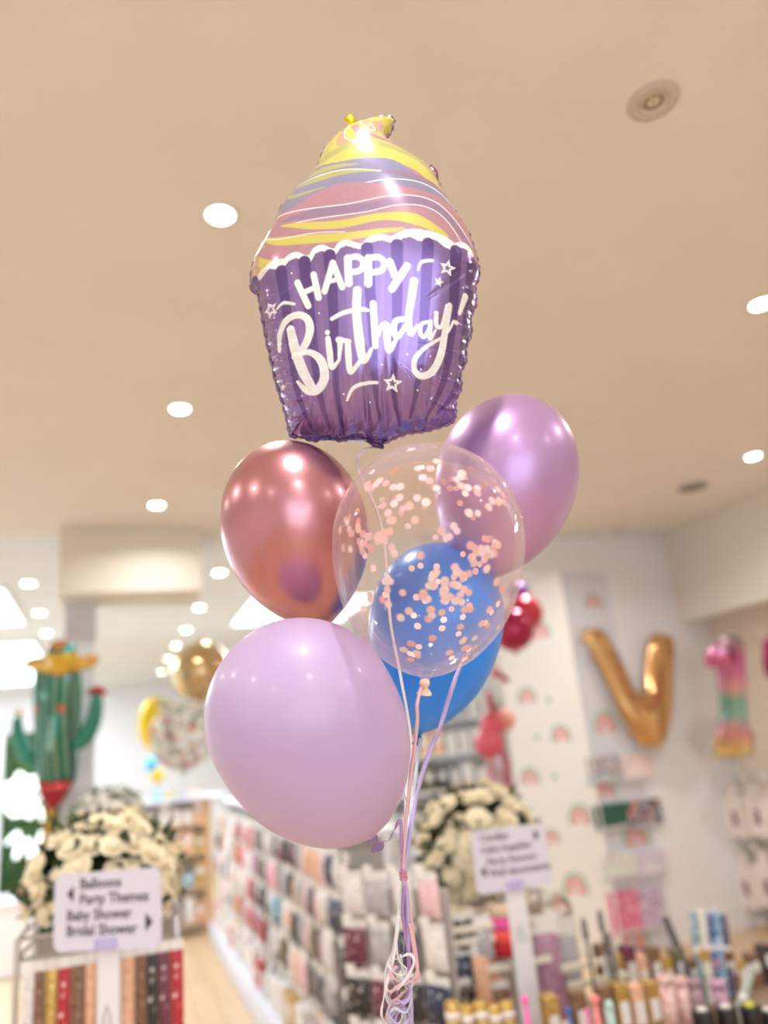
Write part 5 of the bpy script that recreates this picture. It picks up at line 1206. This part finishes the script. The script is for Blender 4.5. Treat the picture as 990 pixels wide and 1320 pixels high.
wr = [('slim blue patterned wrapping roll, leftmost of the upright set at right', 893, 1176, 905, 1290, mat_pattern('roll_teal', (120, 160, 180), [(210, 220, 220), (90, 110, 120)], 50, .4, .4)), ('pale cream wrapping roll, second of the upright set at right', 904, 1174, 917, 1292, mat_pattern('roll_cream', (226, 226, 212), [(200, 190, 170), (170, 200, 200)], 50, .4, .3)), ('navy and white wrapping roll, third of the upright set at right', 914, 1176, 928, 1292, mat_pattern('roll_navy', (84, 104, 160), [(200, 210, 226), (60, 70, 110)], 50, .4, .4)), ('sky blue wrapping roll, fourth of the upright set at right', 923, 1174, 936, 1290, mat_pattern('roll_sky', (140, 180, 214), [(220, 234, 240), (80, 120, 150)], 50, .4, .4)), ('dark navy spotted wrapping roll, rightmost of the upright set at right', 932, 1180, 946, 1292, mat_pattern('roll_dark', (70, 66, 96), [(220, 210, 220), (120, 110, 140)], 60, .4, .3))]
for i, (lb, a, b, c_, d, m) in enumerate(wr): wrap_roll(lb, a, b, c_, d, ry2+.2, .0142, m, GR)
wrap_roll('dark leaning wrapping roll left of the upright blue set', 857, 1182, 888, 1256, ry2+.22, .015, mat_pattern('roll_charcoal', (76, 74, 82), [(150, 146, 150), (50, 50, 56)], 60, .4, .3), GR)
wrap_roll('grey green leaning wrapping roll at the far bottom right', 968, 1250, 955, 1300, ry2-.05, .018, mat_pattern('roll_grey', (170, 178, 172), [(120, 126, 130), (210, 214, 210)], 60, .4, .3), GR)
for k, (px, py, m, nm) in enumerate(((856, 1258, floral[0], 'pink floral'), (874, 1260, floral[0], 'blush floral'), (892, 1262, floral[1], 'mauve'), (924, 1264, floral[2], 'lilac pink'))):
    p = tpos(px, py, .06); w_ = .026; t = thing('gift_tube', '%s upright gift tube in front of the wrapping rolls at bottom right' % nm, 'gift tube', (p[0], p[1], tz), 'gift tubes at bottom right'); h = float(p[2]-tz)
    MB().lathe([(0, h), (w_, h-.002), (w_, 0)], 20).build('tube', m, t); MB().lathe([(w_*1.06, h), (w_*1.06, h-.025)], 20).build('lid', m, t)
for k, (px, py) in enumerate(((752, 1188), (773, 1178), (784, 1206), (790, 1232))):
    p = tpos(px, py, .17); h = float(p[2]-tz); t = thing('glitter_stick', 'dark stick with a grey tip, %s from the left right of the Candles sign' % ORD[k], 'stick', (p[0], p[1], tz), 'sticks right of the Candles sign')
    MB().tube([(0, 0, 0), (.004, 0, h*.5), (0, 0, h)], .006, 8).build('stem', mat('dark_stick', (96, 88, 84), .5), t); MB().lathe([(0, h+.02), (.011, h), (.012, h-.05), (.006, h-.06)], 12).build('tip', mat('grey_tip', (130, 126, 126), .5), t)
# black tubs at the very corner
for k, (px, py, dot) in enumerate(((905, 1302, (240, 236, 232)), (935, 1298, (240, 236, 232)), (966, 1296, (226, 224, 60)), (990, 1302, (240, 236, 232)))):
    p = tpos(px, py, -.12); h = float(p[2]-tz); nm = ['leftmost', 'second', 'third, yellow lidded', 'rightmost'][k]
    t = thing('black_tub', '%s black tub in the bottom right corner' % nm, 'tub', (p[0], p[1], tz), 'black tubs at bottom right')
    MB().lathe([(0, h), (.034, h), (.036, h-.006), (.032, 0)], 22).build('tub', mat('black_plastic', (30, 28, 30), .35), t)
    MB().lathe([(0, h+.008), (.016, h+.006), (.018, h)], 16).build('lid_sticker', mat('tub_dot_%d' % k, dot, .5), t)
# ------------------------------------------------------------------ angled rack end behind the ribbon curls
E0, E1 = np.array([.87, 3.16]), np.array([1.13, 2.80]); eL = float(np.linalg.norm(E1-E0)); erz = math.atan2(E1[1]-E0[1], E1[0]-E0[0]); ec = (E0+E1)/2
er = [('white', 'silver grey', 'white', 'blush pink'), ('maroon', 'silver grey', 'navy', 'white'), ('black', 'maroon', 'black', 'navy'), ('white', 'maroon', 'silver grey', 'maroon'), ('olive green', 'black', 'olive green', 'black'), ('black', 'olive green', 'brown', 'white')]
ep = thing('end_rack', 'angled rack end of mixed dark packs behind the ribbon curls', 'display rack', (ec[0], ec[1], 0), None, erz)
MB().box((0, 0, .5), (eL-.04, .02, 1.0), 0, .004).build('back_panel', mat('end_panel', (196, 188, 184), .6), ep)
MB().box((0, -.05, .05), (eL, .14, .1), 0, .006).build('base', M_white, ep)
for i, row in enumerate(er):
    for j, c_ in enumerate(row):
        x = -eL/2+.05+j*(eL-.1)/3; z = 1.08-i*.165
        hk = MB().tube([(0, 0, 0), (0, -.1, 0), (0, -.108, .01)], .003, 6).build('hook', M_metal, ep); hk.location = (x, -.01, z)
        MB().box((0, -.11, .004), (.04, .002, .026)).build('price_tag', M_card, hk)
        q = loc_of(ec, erz, x, -.075)
        place('hanging_pack', pack_mesh(c_, .095, .15, .04), (q[0], q[1], z-.012), '%s hanging pack, %s from left, %s row of the rack behind the ribbons' % (c_, ORD[j], ['top', 'second', 'third', 'fourth', 'fifth', 'lowest'][i]), 'packet', 'packs on the end rack', erz+rng.uniform(-.22, .22), rng.uniform(-.05, .05))
